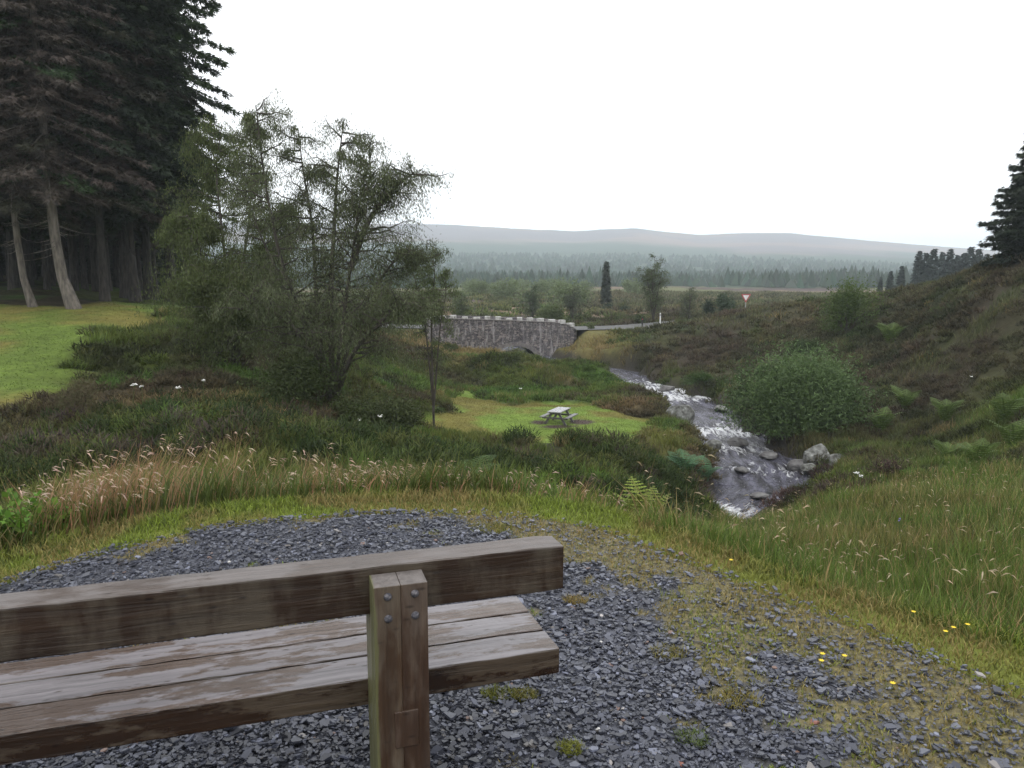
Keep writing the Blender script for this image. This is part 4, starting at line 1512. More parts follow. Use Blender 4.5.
# --- conifers
def conifer(name, h, cb, rad, cols, nb=60, spr=34, tr=0.2, bend=0.0, bark=M_DARKBARK, L=0.42, w=0.07, droop=0.35, dead=0, point=0.8, loc=(0, 0, 0), parent=None):
    root = empty(name, loc)
    tb = MB()
    tt_ = np.linspace(0, 1, 16)
    tx_ = bend * np.exp(-((tt_) / 0.09) ** 1.0) - bend
    sp = np.stack([-tx_ - bend, np.zeros(16), tt_ * h - 0.25], -1)
    sp[:, 0] = -bend * (1 - np.exp(-tt_ / 0.07)) + 0.02 * rng.normal(0, 1, 16).cumsum() * 0.6
    rr = tr * (1 - tt_ * 0.93)
    rr[0] *= 1.45
    tb.tube(sp, rr, 8)
    PP, DD, CC = [], [], []
    for i in range(nb):
        f = cb + (1 - cb) * ((i + random.random()) / nb) ** 0.92
        g = (f - cb) / (1 - cb)
        ln = rad * ((1 - g) ** point) * random.uniform(0.7, 1.12) * (0.75 + 0.25 * min(1, g * 6)) + 0.15
        az = i * 2.399 + random.uniform(-0.5, 0.5)
        z0 = f * h
        x0 = np.interp(f, tt_, sp[:, 0])
        el = 0.35 * g - 0.15
        n_ = 6
        s_ = np.linspace(0, 1, n_)
        bx_ = np.stack([x0 + np.cos(az) * ln * s_, np.sin(az) * ln * s_, z0 + ln * (el * s_ - droop * s_ ** 1.5 + 0.18 * s_ ** 3)], -1)
        tb.tube(bx_, np.linspace(0.035 * h / 20 + 0.008, 0.006, n_), 3)
        k_ = max(4, int(spr * ln / rad + 4))
        s2 = rng.uniform(0.12, 1.03, k_)
        pc = np.stack([np.interp(s2, s_, bx_[:, c_]) for c_ in range(3)], -1)
        side = rng.choice([-1, 1], k_)
        lat = np.stack([-np.sin(az) * side, np.cos(az) * side, np.zeros(k_)], -1)
        fw = np.array([math.cos(az), math.sin(az), 0])
        wd_ = ln * 0.30 * (1.1 - s2) + 0.1
        pc = pc + lat * (rng.uniform(0, 1, k_) * wd_)[:, None] + rng.normal(0, 0.06, (k_, 3))
        dd_ = lat * 0.7 + fw * 0.7 + np.array([0, 0, -0.45])[None] + rng.normal(0, 0.3, (k_, 3))
        PP.append(pc)
        DD.append(dd_)
        cbm = np.asarray(cols[random.randrange(len(cols))])
        CC.append(cbm[None] * rng.uniform(0.65, 1.4, (k_, 1)))
    for i in range(dead):
        f = random.uniform(0.10, cb + 0.05)
        az = random.uniform(0, 6.283)
        ln = random.uniform(0.5, 1.7)
        x0 = np.interp(f, tt_, sp[:, 0])
        a0 = np.array([x0, 0, f * h])
        tb.tube(curve_path(a0, a0 + np.array([math.cos(az) * ln, math.sin(az) * ln, -0.25 * ln]), -0.1, 0.03, 4), np.linspace(0.02, 0.005, 4), 3)
    tb.build('trunk', bark, root)
    P, D, C = np.concatenate(PP), np.concatenate(DD), np.concatenate(CC)
    D /= np.linalg.norm(D, axis=1)[:, None]
    S = np.cross(D, rng.normal(0, 1, D.shape) + np.array([0, 0, 1.2]))
    S /= np.linalg.norm(S, axis=1)[:, None]
    N = len(P)
    Ls = L * rng.uniform(0.55, 1.3, (N, 1))
    ws = w * rng.uniform(0.6, 1.4, (N, 1))
    # each spray: a long central sliver and two side slivers
    Vs, n0 = [], 0
    for ang, kl in ((0, 1.0), (0.6, 0.65), (-0.6, 0.65)):
        d_ = D * math.cos(ang) + S * math.sin(ang)
        s_ = np.cross(d_, np.cross(D, S))
        Vs.append(np.stack([P - s_ * ws * .5, P + s_ * ws * .5, P + d_ * Ls * kl], 1).reshape(-1, 3))
    V = np.concatenate(Vs)
    t = np.arange(len(V)).reshape(-1, 3)
    make_obj('crown', V, [t], M_NEEDLE, root, np.tile(np.repeat(C, 3, 0), (3, 1)))
    return root


G_DARK = [(0.026, 0.038, 0.02), (0.02, 0.03, 0.017), (0.032, 0.046, 0.022), (0.045, 0.042, 0.03)]
G_GREEN = [(0.03, 0.055, 0.02), (0.04, 0.068, 0.022), (0.024, 0.04, 0.018)]
G_BRN = [(0.072, 0.056, 0.048), (0.06, 0.048, 0.04), (0.08, 0.065, 0.055), (0.045, 0.045, 0.03)]
conA = conifer('spruce_tree', 25, 0.20, 4.1, G_DARK, 260, 260, 0.24, 0.1, dead=22, L=0.42, w=0.08, point=0.5, droop=0.5)
conB = conifer('spruce_tree', 27, 0.22, 4.3, G_GREEN, 200, 230, 0.27, -0.1, dead=22, L=0.42, w=0.08, point=0.5, droop=0.5)
conC = conifer('spruce_tree', 23, 0.22, 3.9, G_DARK + G_BRN[:1], 180, 230, 0.2, 0.0, dead=26, L=0.42, w=0.08, point=0.5, droop=0.5)
con_slots = []
PG = 'spruces of the dark wood on the left'
# front edge, individually recognisable
front = [(170, 43.5, 1, 'tall spruce forming the right edge of the dark wood, its crown outlined against the sky'),
         (104, 37.5, 2, 'spruce with a straight dull trunk just right of the two leaning pale trunks'),
         (135, 40.0, 0, 'spruce second from the right edge of the dark wood, trunk in deep shade'),
         (-35, 37.0, 0, 'spruce at the extreme left of the dark wood, mostly outside the picture')]
protos = [conA, conB, conC]
used = [False] * 3
for px, Y, k_, lab in front:
    p = gat(px, Y)
    if not used[k_]:
        o = protos[k_]
        o.location = tuple(p)
        used[k_] = True
        tag(o, lab, 'tree', PG)
    else:
        tag(copy_tree(protos[k_], tuple(p), random.uniform(0, 6), random.uniform(.95, 1.08)), lab, 'tree', PG)
for row in range(5):
    Y = 43 + row * 4.2
    npx = 11
    for i in range(npx):
        px = -90 + i * 27 + random.uniform(-8, 8) + (row % 2) * 12
        px = px if row == 0 else px * 0.97
        if px > 163:
            continue
        yy = Y + random.uniform(-1.3, 1.3)
        p = gat(px, yy)
        k_ = random.randrange(3)
        o = copy_tree(protos[k_], tuple(p), random.uniform(0, 6.28), random.uniform(0.82, 1.02))
        tag(o, 'dark spruce standing in shade behind the front trees of the wood on the left', 'tree', PG)
# the dense back of the wood: lower, fully clothed young spruces
thick = conifer('spruce_tree', 12, 0.03, 3.0, [(0.016, 0.022, 0.013), (0.02, 0.027, 0.015)], 110, 150, 0.12, 0, dead=0, L=0.5, w=0.12)
first = True
for row in range(2):
    for i in range(11):
        px = -70 + i * 24 + random.uniform(-5, 5)
        if px > 178:
            continue
        p = gat(px, 65 + row * 4 + random.uniform(-1, 1))
        lab = 'bushy young spruce closing off the back of the wood on the left'
        if first:
            thick.location = tuple(p)
            tag(thick, lab, 'tree', 'bushy spruces at the back of the wood')
            first = False
        else:
            copy_tree(thick, tuple(p), random.uniform(0, 6.28), random.uniform(0.9, 1.25))

# two leaning pale trunks in front, brownish thin crowns
p = gat(74, 34.0)
o = conifer('larch_tree', 24, 0.22, 4.0, G_BRN + G_GREEN[:1], 200, 230, 0.23, 0.75, bark=M_PALEBARK, dead=30, L=0.4, w=0.045, droop=0.45, point=0.5, loc=tuple(p))
tag(o, 'larger of the two field-edge conifers whose pale trunks curve at the base', 'tree')
p = gat(33, 34.5)
o = conifer('larch_tree', 22, 0.20, 3.4, G_BRN, 180, 220, 0.15, 0.55, bark=M_PALEBARK, dead=30, L=0.4, w=0.045, droop=0.45, point=0.5, loc=tuple(p))
tag(o, 'thinner pale leaning trunk left of the larger curved pale one, at the field edge', 'tree')

# spruce at right edge, on the ridge
p = np.array([31.8, 47.0, 0.0])
p[2] = gz1(p[0], p[1]) - 0.3
o = conifer('spruce_tree', 9.2, 0.02, 3.7, [(0.028, 0.04, 0.024), (0.022, 0.032, 0.02), (0.035, 0.045, 0.028)], 290, 420, 0.16, 0, L=0.32, w=0.07, droop=0.25, point=0.75, loc=tuple(p))
tag(o, 'dark spruce on the skyline of the right hillside, cut by the picture edge', 'tree')

# row of distant conifers behind the ridge
row = [(881, 277), (891, 271), (902, 266), (920, 251), (927, 253), (934, 249), (943, 252), (951, 249), (958, 255), (964, 253), (971, 247), (979, 249), (987, 254)]
con_far = None
names = ['leftmost and smallest', 'second from the left', 'third from the left', 'fourth from the left', 'fifth from the left', 'sixth from the left', 'seventh from the left', 'eighth from the left', 'ninth from the left', 'tenth from the left', 'third from the right', 'second from the right', 'rightmost']
for (px, py), nm in zip(row, names):
    Y = 165 + random.uniform(-6, 6)
    tp_ = at(px, py, Y)
    gzv = gz1(tp_[0], tp_[1])
    hh_ = tp_[2] - gzv
    lab = nm + ' tree of the distant row of conifers beyond the right ridge'
    if con_far is None:
        con_far = conifer('distant_conifer', 10, 0.04, 2.1, [(0.03, 0.042, 0.034), (0.025, 0.036, 0.03)], 70, 60, 0.12, 0, L=0.6, w=0.2, droop=0.2, loc=(0, 0, 0))
        con_far.location = (tp_[0], tp_[1], gzv)
        con_far.scale = (hh_ / 10 * .9,) * 2 + (hh_ / 10,)
        tag(con_far, lab, 'tree', 'row of distant conifers')
    else:
        copy_tree(con_far, (tp_[0], tp_[1], gzv), random.uniform(0, 6), (hh_ / 10,) * 3, lab)

# mid-distance trees and bushes
def mid_tree(name, px, ptop, pbase, Y, wpx, cols, label, n=5000, leaf=0.22, nst=3):
    tp_ = at(px, ptop, Y)
    x_ = tp_[0]
    g_ = gz1(x_, Y)
    b_ = np.array([x_, Y, g_])
    hw_ = wpx / 2 / FPX * Y
    H_ = tp_[2] - g_
    st = []
    for i in range(nst):
        a_ = 6.283 * i / nst + 0.5
        k_ = 0 if i == 0 else 0.55
        st.append([b_, b_ + np.array([math.cos(a_) * hw_ * k_ * .5, math.sin(a_) * hw_ * k_ * .5, H_ * .45]),
                   b_ + np.array([math.cos(a_) * hw_ * k_, math.sin(a_) * hw_ * k_, H_ * (0.96 if i == 0 else 0.75)])])
    o = stemmed_tree(name, st, 0.09, cols, leaf, n, hw_ * 0.95, tuple(b_), twigs_per=16, start=0.15, droop=0.3)
    tag(o, label, 'tree')
    return o


GM = [(0.085, 0.105, 0.05), (0.07, 0.09, 0.045), (0.095, 0.11, 0.05)]
mid_tree('birch_tree', 655, 252, 320, 86, 34, GM, 'tall feathery birch beside the road right of the bridge', 9000, 0.2, 5)
mid_tree('birch_tree', 690, 286, 317, 89, 26, GM, 'small thin birch between the tall roadside birch and the road sign', 2600, 0.2)
mid_tree('alder_tree', 573, 286, 322, 96, 24, [(0.06, 0.075, 0.045), (0.07, 0.08, 0.05)], 'dim narrow tree behind the right end of the bridge', 3000, 0.22)
mid_tree('alder_tree', 533, 284, 318, 100, 22, [(0.05, 0.075, 0.035), (0.06, 0.085, 0.04)], 'dark narrow tree behind the middle of the bridge', 3000, 0.22)
mid_tree('alder_tree', 462, 292, 320, 92, 26, [(0.07, 0.095, 0.04), (0.08, 0.105, 0.045)], 'green tree just behind the left part of the bridge parapet', 3500, 0.22)
p = gat(606, 135)
tp_ = at(606, 262, 135)
o = conifer('slim_conifer', float(tp_[2] - p[2]), 0.05, 0.8, [(0.05, 0.06, 0.045)], 80, 50, 0.1, 0, L=0.5, w=0.16, droop=0.1, loc=tuple(p))
tag(o, 'solitary slim conifer on the moor behind the road', 'tree')


def mid_bush(px, ptop, Y, wpx, cols, label, n=1800, leaf=0.25, name='moor_bush', group=None, zoff=0):
    tp_ = at(px, ptop, Y)
    g_ = gz1(tp_[0], Y)
    return bush(name, np.array([tp_[0], Y, g_ - 0.1]), wpx / FPX * Y, max(0.8, tp_[2] - g_ + 0.1), cols, n, leaf, label, 'bush', group, lobes=6)


mid_bush(553, 299, 90, 34, [(0.12, 0.15, 0.055), (0.1, 0.13, 0.05)], 'round light green bush right behind the bridge parapet', 3000, name='willow_bush')
mid_bush(608, 302, 118, 13, [(0.03, 0.05, 0.03)], 'small dark bush on the moor at the foot of the slim conifer', 1200)
mid_bush(623, 305, 112, 16, [(0.035, 0.055, 0.03)], 'small dark bush on the moor between the slim conifer and the tall birch', 1200)
mid_bush(729, 286, 92, 30, [(0.045, 0.07, 0.035), (0.055, 0.08, 0.04)], 'dark green bush immediately left of the road sign', 3000)
mid_bush(710, 297, 93, 14, [(0.035, 0.055, 0.03)], 'very small dark bush left of the bush beside the road sign', 1200)
mid_bush(640, 312, 84, 12, [(0.07, 0.09, 0.035)], 'small olive bush left of the foot of the tall roadside birch', 900)
mid_bush(592, 322, 77.5, 10, [(0.09, 0.11, 0.04)], 'tiny bush on the verge between bridge and tall birch', 700, 0.15)
mid_bush(516, 346, 73.0, 26, [(0.08, 0.1, 0.03), (0.12, 0.13, 0.045)], 'overgrown bush in front of the bridge arch', 2500, 0.16, name='arch_bush')
mid_bush(450, 346, 72.5, 22, [(0.05, 0.075, 0.03), (0.07, 0.09, 0.03)], 'green bush against the left foot of the bridge', 2000, 0.16, name='wall_bush')
# scrubby willows on the moor
sg = 'pale willow scrub on the moor'
spots = [(478, 287), (492, 283), (508, 289), (522, 281), (541, 286), (560, 284), (585, 282), (470, 280), (500, 278), (632, 285), (570, 292), (548, 280)]
words_ = ['left end', 'second from left', 'front', 'tallest', 'middle', 'right of the middle', 'right end', 'far left', 'far middle', 'beside the tall birch', 'near the dim narrow tree', 'far right']
proto_s = None
for (px, py), wd_ in zip(spots, words_):
    Y = 150 + (290 - py) * 9
    x_ = (px - 512) / FPX * Y
    g_ = gz1(x_, Y)
    lab = 'pale green willow scrub on the far moor, one of a loose scattering'
    if proto_s is None:
        proto_s = bush('scrub_willow', np.array([x_, Y, g_]), 7.0, 4.2, [(0.14, 0.18, 0.08), (0.12, 0.155, 0.07)], 2200, 0.42, lab, 'bush', sg, lobes=7)
    else:
        copy_tree(proto_s, (x_, Y, g_), random.uniform(0, 6), random.uniform(0.7, 1.25))

# far plantations: dense conifers reading as one mass
pl = Coll()


def cones(x, y, h, r, col, k=5):
    N = len(x)
    z = GZ(x, y)
    th_ = rng.uniform(0, 6.28, N)[:, None] + np.arange(k)[None] * 2 * math.pi / k
    ring = np.stack([x[:, None] + np.cos(th_) * r[:, None], y[:, None] + np.sin(th_) * r[:, None], np.broadcast_to((z + h * 0.05)[:, None], th_.shape)], -1)
    top_ = np.stack([x, y, z + h], -1)[:, None]
    V = np.concatenate([ring, top_], 1).reshape(-1, 3)
    o_ = (np.arange(N) * (k + 1))[:, None]
    t = np.concatenate([o_ + np.array([[i, (i + 1) % k, k]]) for i in range(k)], 0)
    pl.add(V, None, t, np.repeat(col, k + 1, 0))


# nearer dark band
x, y = scatter_rect(-260, 330, 320, 430, 0.08)
ok = (np.abs(x) < 0.75 * y) & (x < 175 + (y - 330) * .2) & (fbm(x, y, 30, 141, 3) > 0.44)
x, y = x[ok], y[ok]
cones(x, y, (2.5 + 7.0 * fbm(x, y, 35, 145, 2)) * rng.uniform(0.4, 1.3, len(x)), rng.uniform(1.6, 3.2, len(x)), jit(np.array([0.035, 0.055, 0.038]), len(x), 0.35))
# hill plantations
for y0, y1, dn, hs in [(430, 700, 0.014, 6), (700, 1300, 0.005, 7)]:
    x, y = scatter_rect(-0.75 * y1, 0.8 * y1, y0, y1, dn)
    h = hills(x, y)
    hn = (fbm(x, y, 300, 61, 4) - 0.5) * 40 + (fbm(x, y, 60, 63, 3) - .5) * 10
    ok = (np.abs(x) < 0.75 * y) & (h + hn + 26 * sstep(0.08, 0.35, x / y) < 52) & (fbm(x, y, 70, 143, 3) > 0.33)
    x, y = x[ok], y[ok]
    cones(x, y, rng.uniform(0.7, 1.2, len(x)) * hs, rng.uniform(2.2, 4.0, len(x)) * (1 + (y0 > 600) * .4), jit(np.array([0.03, 0.052, 0.035]), len(x), 0.3), 4)
tag(pl.build('conifer_plantation', M_NEEDLE), kind='stuff')

# ------------------------------------------------------------------ stone bridge
def stone_mat(name, mortar, c1, c2, c3, scale=3.0):
    m, n, l, b = new_mat(name)
    tc = n.new('ShaderNodeTexCoord')
    mp = n.new('ShaderNodeMapping')
    mp.inputs['Scale'].default_value = (1.0, 1.0, 1.9)
    l.new(tc.outputs['Object'], mp.inputs[0])
    v = n.new('ShaderNodeTexVoronoi')
    v.inputs['Scale'].default_value = scale
    v.inputs['Randomness'].default_value = 0.85
    l.new(mp.outputs[0], v.inputs['Vector'])
    r = n.new('ShaderNodeValToRGB')
    r.color_ramp.elements[0].color = (*c1, 1)
    r.color_ramp.elements[1].color = (*c3, 1)
    e = r.color_ramp.elements.new(0.5)
    e.color = (*c2, 1)
    s = n.new('ShaderNodeSeparateColor')
    l.new(v.outputs['Color'], s.inputs[0])
    l.new(s.outputs[0], r.inputs[0])
    ed = n.new('ShaderNodeTexVoronoi')
    ed.feature = 'DISTANCE_TO_EDGE'
    ed.inputs['Scale'].default_value = scale
    ed.inputs['Randomness'].default_value = 0.85
    l.new(mp.outputs[0], ed.inputs['Vector'])
    er = n.new('ShaderNodeValToRGB')
    er.color_ramp.elements[0].position = 0.03
    er.color_ramp.elements[1].position = 0.09
    l.new(ed.outputs['Distance'], er.inputs[0])
    # lichen and rain streaks running down the wall
    mp2 = n.new('ShaderNodeMapping')
    mp2.inputs['Scale'].default_value = (2.2, 2.2, 0.45)
    l.new(tc.outputs['Object'], mp2.inputs[0])
    st = n.new('ShaderNodeTexNoise')
    st.inputs['Scale'].default_value = 1.4
    st.inputs['Detail'].default_value = 7
    st.inputs['Roughness'].default_value = 0.7
    l.new(mp2.outputs[0], st.inputs['Vector'])
    sr = n.new('ShaderNodeValToRGB')
    sr.color_ramp.elements[0].position = 0.52
    sr.color_ramp.elements[1].position = 0.62
    l.new(st.outputs[0], sr.inputs[0])
    mx = n.new('ShaderNodeMixRGB')
    l.new(er.outputs[0], mx.inputs[0])
    mx.inputs[1].default_value = (*mortar, 1)
    l.new(r.outputs[0], mx.inputs[2])
    m2 = n.new('ShaderNodeMixRGB')
    mf = n.new('ShaderNodeMath')
    mf.operation = 'MULTIPLY'
    mf.inputs[1].default_value = 0.7
    l.new(sr.outputs[0], mf.inputs[0])
    l.new(mf.outputs[0], m2.inputs[0])
    l.new(mx.outputs[0], m2.inputs[1])
    m2.inputs[2].default_value = (0.42, 0.40, 0.40, 1)
    l.new(m2.outputs[0], b.inputs['Base Color'])
    b.inputs['Roughness'].default_value = 0.85
    bp = n.new('ShaderNodeBump')
    bp.inputs['Strength'].default_value = 0.8
    bp.inputs['Distance'].default_value = 0.06
    l.new(er.outputs[0], bp.inputs['Height'])
    l.new(bp.outputs[0], b.inputs['Normal'])
    return m


M_STONE = stone_mat('bridge_stone_material', (0.055, 0.05, 0.055), (0.09, 0.08, 0.09), (0.165, 0.15, 0.15), (0.27, 0.235, 0.22))
M_COPE = noise_mat('coping_material', (0.33, 0.32, 0.30), (0.62, 0.61, 0.6), 3, 0.8, 0.4, 12)
bridge = empty('stone_bridge', (0, 75, -6.3))
tag(bridge, 'old rubble stone road bridge with a low arch and pale stepped coping stones', 'bridge')
# plan line of near face, with curved wing at right
plan = [(-8.2, 75), (-7.6, 75), (-7, 75.0), (-4, 75.0), (0, 75.0), (3.5, 75.0), (4.8, 75.15), (5.6, 75.5), (6.3, 76.2)]


def para_top(x):
    return np.interp(x, [-11, -6, 0, 4, 5.2, 6.3], [-2.62, -2.62, -2.8, -2.98, -3.15, -3.75])


def wall_strip(name, plan, thick, side):
    pl_ = np.array(plan, float)
    tt_ = np.linspace(0, len(pl_) - 1, 90)
    P = np.stack([np.interp(tt_, np.arange(len(pl_)), pl_[:, k_]) for k_ in range(2)], -1)
    mb = MB()
    ax, aw, ah = 0.3, 2.1, 2.0
    base_z = -6.9
    V = []
    zt = para_top(P[:, 0])
    bz = []
    for x_ in P[:, 0]:
        u_ = (x_ - ax) / aw
        bz.append(base_z if abs(u_) >= 1 else -6.6 + 1.4 * math.sqrt(max(0, 1 - u_ * u_)))
    bz = np.array(bz)
    d = np.gradient(P, axis=0)
    d /= np.linalg.norm(d, axis=1)[:, None]
    nm_ = np.stack([-d[:, 1], d[:, 0]], -1) * thick * side
    Q = P + nm_
    off = np.array([0, 75, -6.3])
    n_ = len(P)
    F1 = np.concatenate([P, zt[:, None]], 1)
    F0 = np.concatenate([P, bz[:, None]], 1)
    B1 = np.concatenate([Q, zt[:, None]], 1)
    B0 = np.concatenate([Q, bz[:, None]], 1)
    V = np.concatenate([F0, F1, B1, B0]) - off
    q = []
    for i in range(n_ - 1):
        for a_, b_ in ((0, 1), (1, 2), (2, 3), (3, 0)):
            q.append([a_ * n_ + i, a_ * n_ + i + 1, b_ * n_ + i + 1, b_ * n_ + i])
    q.append([0, n_, 2 * n_, 3 * n_])
    q.append([n_ - 1, 2 * n_ - 1, 3 * n_ - 1, 4 * n_ - 1])
    return make_obj(name, V, [np.array(q)], M_STONE, bridge)


wall_strip('near_wall', plan, 0.45, 1)
plan2 = [(x_, 81.4 - (y_ - 75)) for x_, y_ in plan[1:]]
wall_strip('far_wall', plan2, 0.45, -1)
db = MB()
tt_ = np.linspace(0, math.pi, 24)
for i in range(23):
    x0, x1 = 0.3 - 2.1 * math.cos(tt_[i]), 0.3 - 2.1 * math.cos(tt_[i + 1])
    z0, z1 = -6.6 + 1.4 * math.sin(tt_[i]), -6.6 + 1.4 * math.sin(tt_[i + 1])
    db.add(np.array([[x0, 75.45, z0], [x1, 75.45, z1], [x1, 80.95, z1], [x0, 80.95, z0]]) - np.array([0, 75, -6.3]), [[0, 1, 2, 3]])
db.build('arch_vault', M_STONE, bridge)
vb = MB()
for i in range(17):
    a_ = math.pi * (i + 0.5) / 17
    rot_ = np.array([[math.sin(a_), 0, -math.cos(a_)], [0, 1, 0], [math.cos(a_), 0, math.sin(a_)]])
    vb.box((0.3 - math.cos(a_) * 2.28, -0.02, -0.3 + math.sin(a_) * 1.56), (0.34, 0.12, 0.38), rot=rot_)
vb.build('arch_ring', noise_mat('voussoir_material', (0.14, 0.13, 0.13), (0.24, 0.22, 0.21), 3, 0.85, 0.5), bridge)
fb = MB()
for x0, x1 in [(-8.1, -1.9), (2.5, 6.0)]:
    fb.box(((x0 + x1) / 2, 3.2, 1.2), (x1 - x0, 5.4, 2.7 + 0.0))
fb.box((0.3, 3.2, 1.85), (4.4, 5.4, 1.4))
fb.build('fill', M_STONE, bridge)
sb_ = MB()
pl_ = np.array(plan, float)
cum = np.concatenate([[0], np.cumsum(np.linalg.norm(np.diff(pl_, axis=0), axis=1))])
i = 0
s_ = 0.6
while s_ < cum[-1] - 0.2:
    x_ = np.interp(s_, cum, pl_[:, 0])
    y_ = np.interp(s_, cum, pl_[:, 1])
    x2 = np.interp(s_ + .1, cum, pl_[:, 0])
    y2 = np.interp(s_ + .1, cum, pl_[:, 1])
    a_ = math.atan2(y2 - y_, x2 - x_)
    rot_ = np.array([[math.cos(a_), -math.sin(a_), 0], [math.sin(a_), math.cos(a_), 0], [0, 0, 1]])
    cb_ = MB()
    hgt2 = random.choice([0.26, 0.32, 0.38])
    cb_.box((x_, y_ + 0.22 - 75, para_top(x_) + hgt2 / 2 + 6.3 - 0.02), (random.uniform(0.5, 0.68), 0.55, hgt2), rot=rot_)
    c_o = cb_.build('coping_stone', M_COPE, bridge)
    bevel(c_o, 0.03, 2)
    s_ += 1.05 * random.uniform(0.9, 1.1)
sb_ = MB()
for i in range(89):
    t0_, t1_ = i / 89 * (len(pl_) - 1), (i + 1) / 89 * (len(pl_) - 1)
    a_ = [np.interp(t0_, np.arange(len(pl_)), pl_[:, k_]) for k_ in range(2)]
    b_ = [np.interp(t1_, np.arange(len(pl_)), pl_[:, k_]) for k_ in range(2)]
    z0, z1 = para_top(a_[0]) + 6.3, para_top(b_[0]) + 6.3
    ya, yb = a_[1] - 75, b_[1] - 75
    v_ = [[a_[0], ya - .06, z0 - .02], [b_[0], yb - .06, z1 - .02], [b_[0], yb + .51, z1 - .02], [a_[0], ya + .51, z0 - .02],
          [a_[0], ya - .06, z0 + .06], [b_[0], yb - .06, z1 + .06], [b_[0], yb + .51, z1 + .06], [a_[0], ya + .51, z0 + .06]]
    sb_.add(v_, [[0, 1, 5, 4], [1, 2, 6, 5], [2, 3, 7, 6], [3, 0, 4, 7], [4, 5, 6, 7], [0, 3, 2, 1]])
sb_.build('coping_course', noise_mat('coping_course_material', (0.12, 0.11, 0.11), (0.24, 0.22, 0.21), 3, 0.85, 0.4), bridge)

# ------------------------------------------------------------------ road sign and marker posts
M_GREYMETAL = noise_mat('galvanised_material', (0.28, 0.29, 0.3), (0.36, 0.37, 0.38), 8, 0.5, 0.05)
sg_ = at(746, 297, 90)
g_ = gz1(sg_[0], 90)
sign = empty('road_sign', (sg_[0], 90, g_))
tag(sign, 'inverted triangle give way sign with red border on a post beyond the ridge', 'road sign')
zc = sg_[2] - g_


def tri_plate(name, s, y, mat, thick=0.01):
    r_ = s / math.sqrt(3)
    pts = [(-s / 2, r_ / 2), (s / 2, r_ / 2), (0, -r_)]
    # rounded corners
    out = []
    for i in range(3):
        a_, b_, c_ = np.array(pts[i - 1]), np.array(pts[i]), np.array(pts[(i + 1) % 3])
        k_ = 0.09 * s
        d1, d2 = (a_ - b_) / np.linalg.norm(a_ - b_), (c_ - b_) / np.linalg.norm(c_ - b_)
        for t_ in np.linspace(0, 1, 4):
            p0, p1 = b_ + d1 * k_, b_ + d2 * k_
            q_ = (1 - t_) ** 2 * p0 + 2 * t_ * (1 - t_) * b_ + t_ ** 2 * p1
            out.append(q_)
    n_ = len(out)
    V = [[p_[0], y, zc + p_[1]] for p_ in out] + [[p_[0], y + thick, zc + p_[1]] for p_ in out]
    tr_ = [[0, i + 1, i] for i in range(1, n_ - 1)] + [[n_, n_ + i, n_ + i + 1] for i in range(1, n_ - 1)]
    q = [[i, (i + 1) % n_, n_ + (i + 1) % n_, n_ + i] for i in range(n_)]
    mb = MB()
    mb.add(V, q, tr_)
    return mb.build(name, mat, sign)


M_RED = noise_mat('sign_red_material', (0.38, 0.07, 0.08), (0.45, 0.09, 0.09), 5, 0.5, 0.0)
tri_plate('border', 1.15, 0.0, M_RED)
tri_plate('face', 0.74, -0.006, M_WHITE, 0.005)
pm = MB()
pm.tube([[0, 0.06, -0.2], [0, 0.06, zc + 0.3]], 0.04, 8)
pm.build('post', M_GREYMETAL, sign)
M_BLK = noise_mat('black_plastic_material', (0.03, 0.03, 0.03), (0.05, 0.05, 0.05), 5, 0.6, 0)
for px, Y, h_, mt, lab in [(661, 82.0, 1.25, M_WHITE, 'white marker post on the road verge just right of the tall birch'),
                           (643, 77.2, 1.2, M_BLK, 'dark marker post on the near side of the road left of the white one')]:
    p = gat(px, Y)
    po = empty('marker_post', tuple(p))
    tag(po, lab, 'marker post')
    mb = MB()
    mb.box((0, 0, h_ / 2 - .1), (0.13, 0.06, h_ + .2))
    bevel(mb.build('post', mt, po), 0.015)
    mb = MB()
    mb.box((0, -0.034, h_ - 0.22), (0.08, 0.008, 0.12))
    mb.build('reflector', M_RED if mt is M_BLK else M_BLK, po)

# ------------------------------------------------------------------ picnic table
M_OLDWOOD = timber('grey_weathered_wood_material', (0.09, 0.083, 0.085), (0.17, 0.16, 0.16), (0.6, 0.58, 0.6), 0.4, (1.5, 14, 14))
M_OLDTOP = timber('wet_wood_painted_reflection_material', (0.24, 0.235, 0.24), (0.38, 0.37, 0.38), (0.7, 0.68, 0.7), 0.25, (1.5, 14, 14))  # paler than the other table wood: wet reflection put into the colour
tz = gz1(TABLE[0], TABLE[1])
tab = empty('picnic_table', (TABLE[0], TABLE[1], tz), R(66), 0.88)
tag(tab, 'small weathered grey wooden picnic table on the mown green by the stream', 'picnic table')
mb = MB()
for i in range(5):
    mb.box((0, -0.31 + i * 0.155, 0.75), (1.75, 0.145, 0.05))
mb.build('table_top', M_OLDTOP, tab)
for s in (-1, 1):
    mb = MB()
    for i in range(2):
        mb.box((0, s * (0.66 + 0.13 * i), 0.44), (1.75, 0.12, 0.045))
    mb.build('seat', M_OLDWOOD, tab)
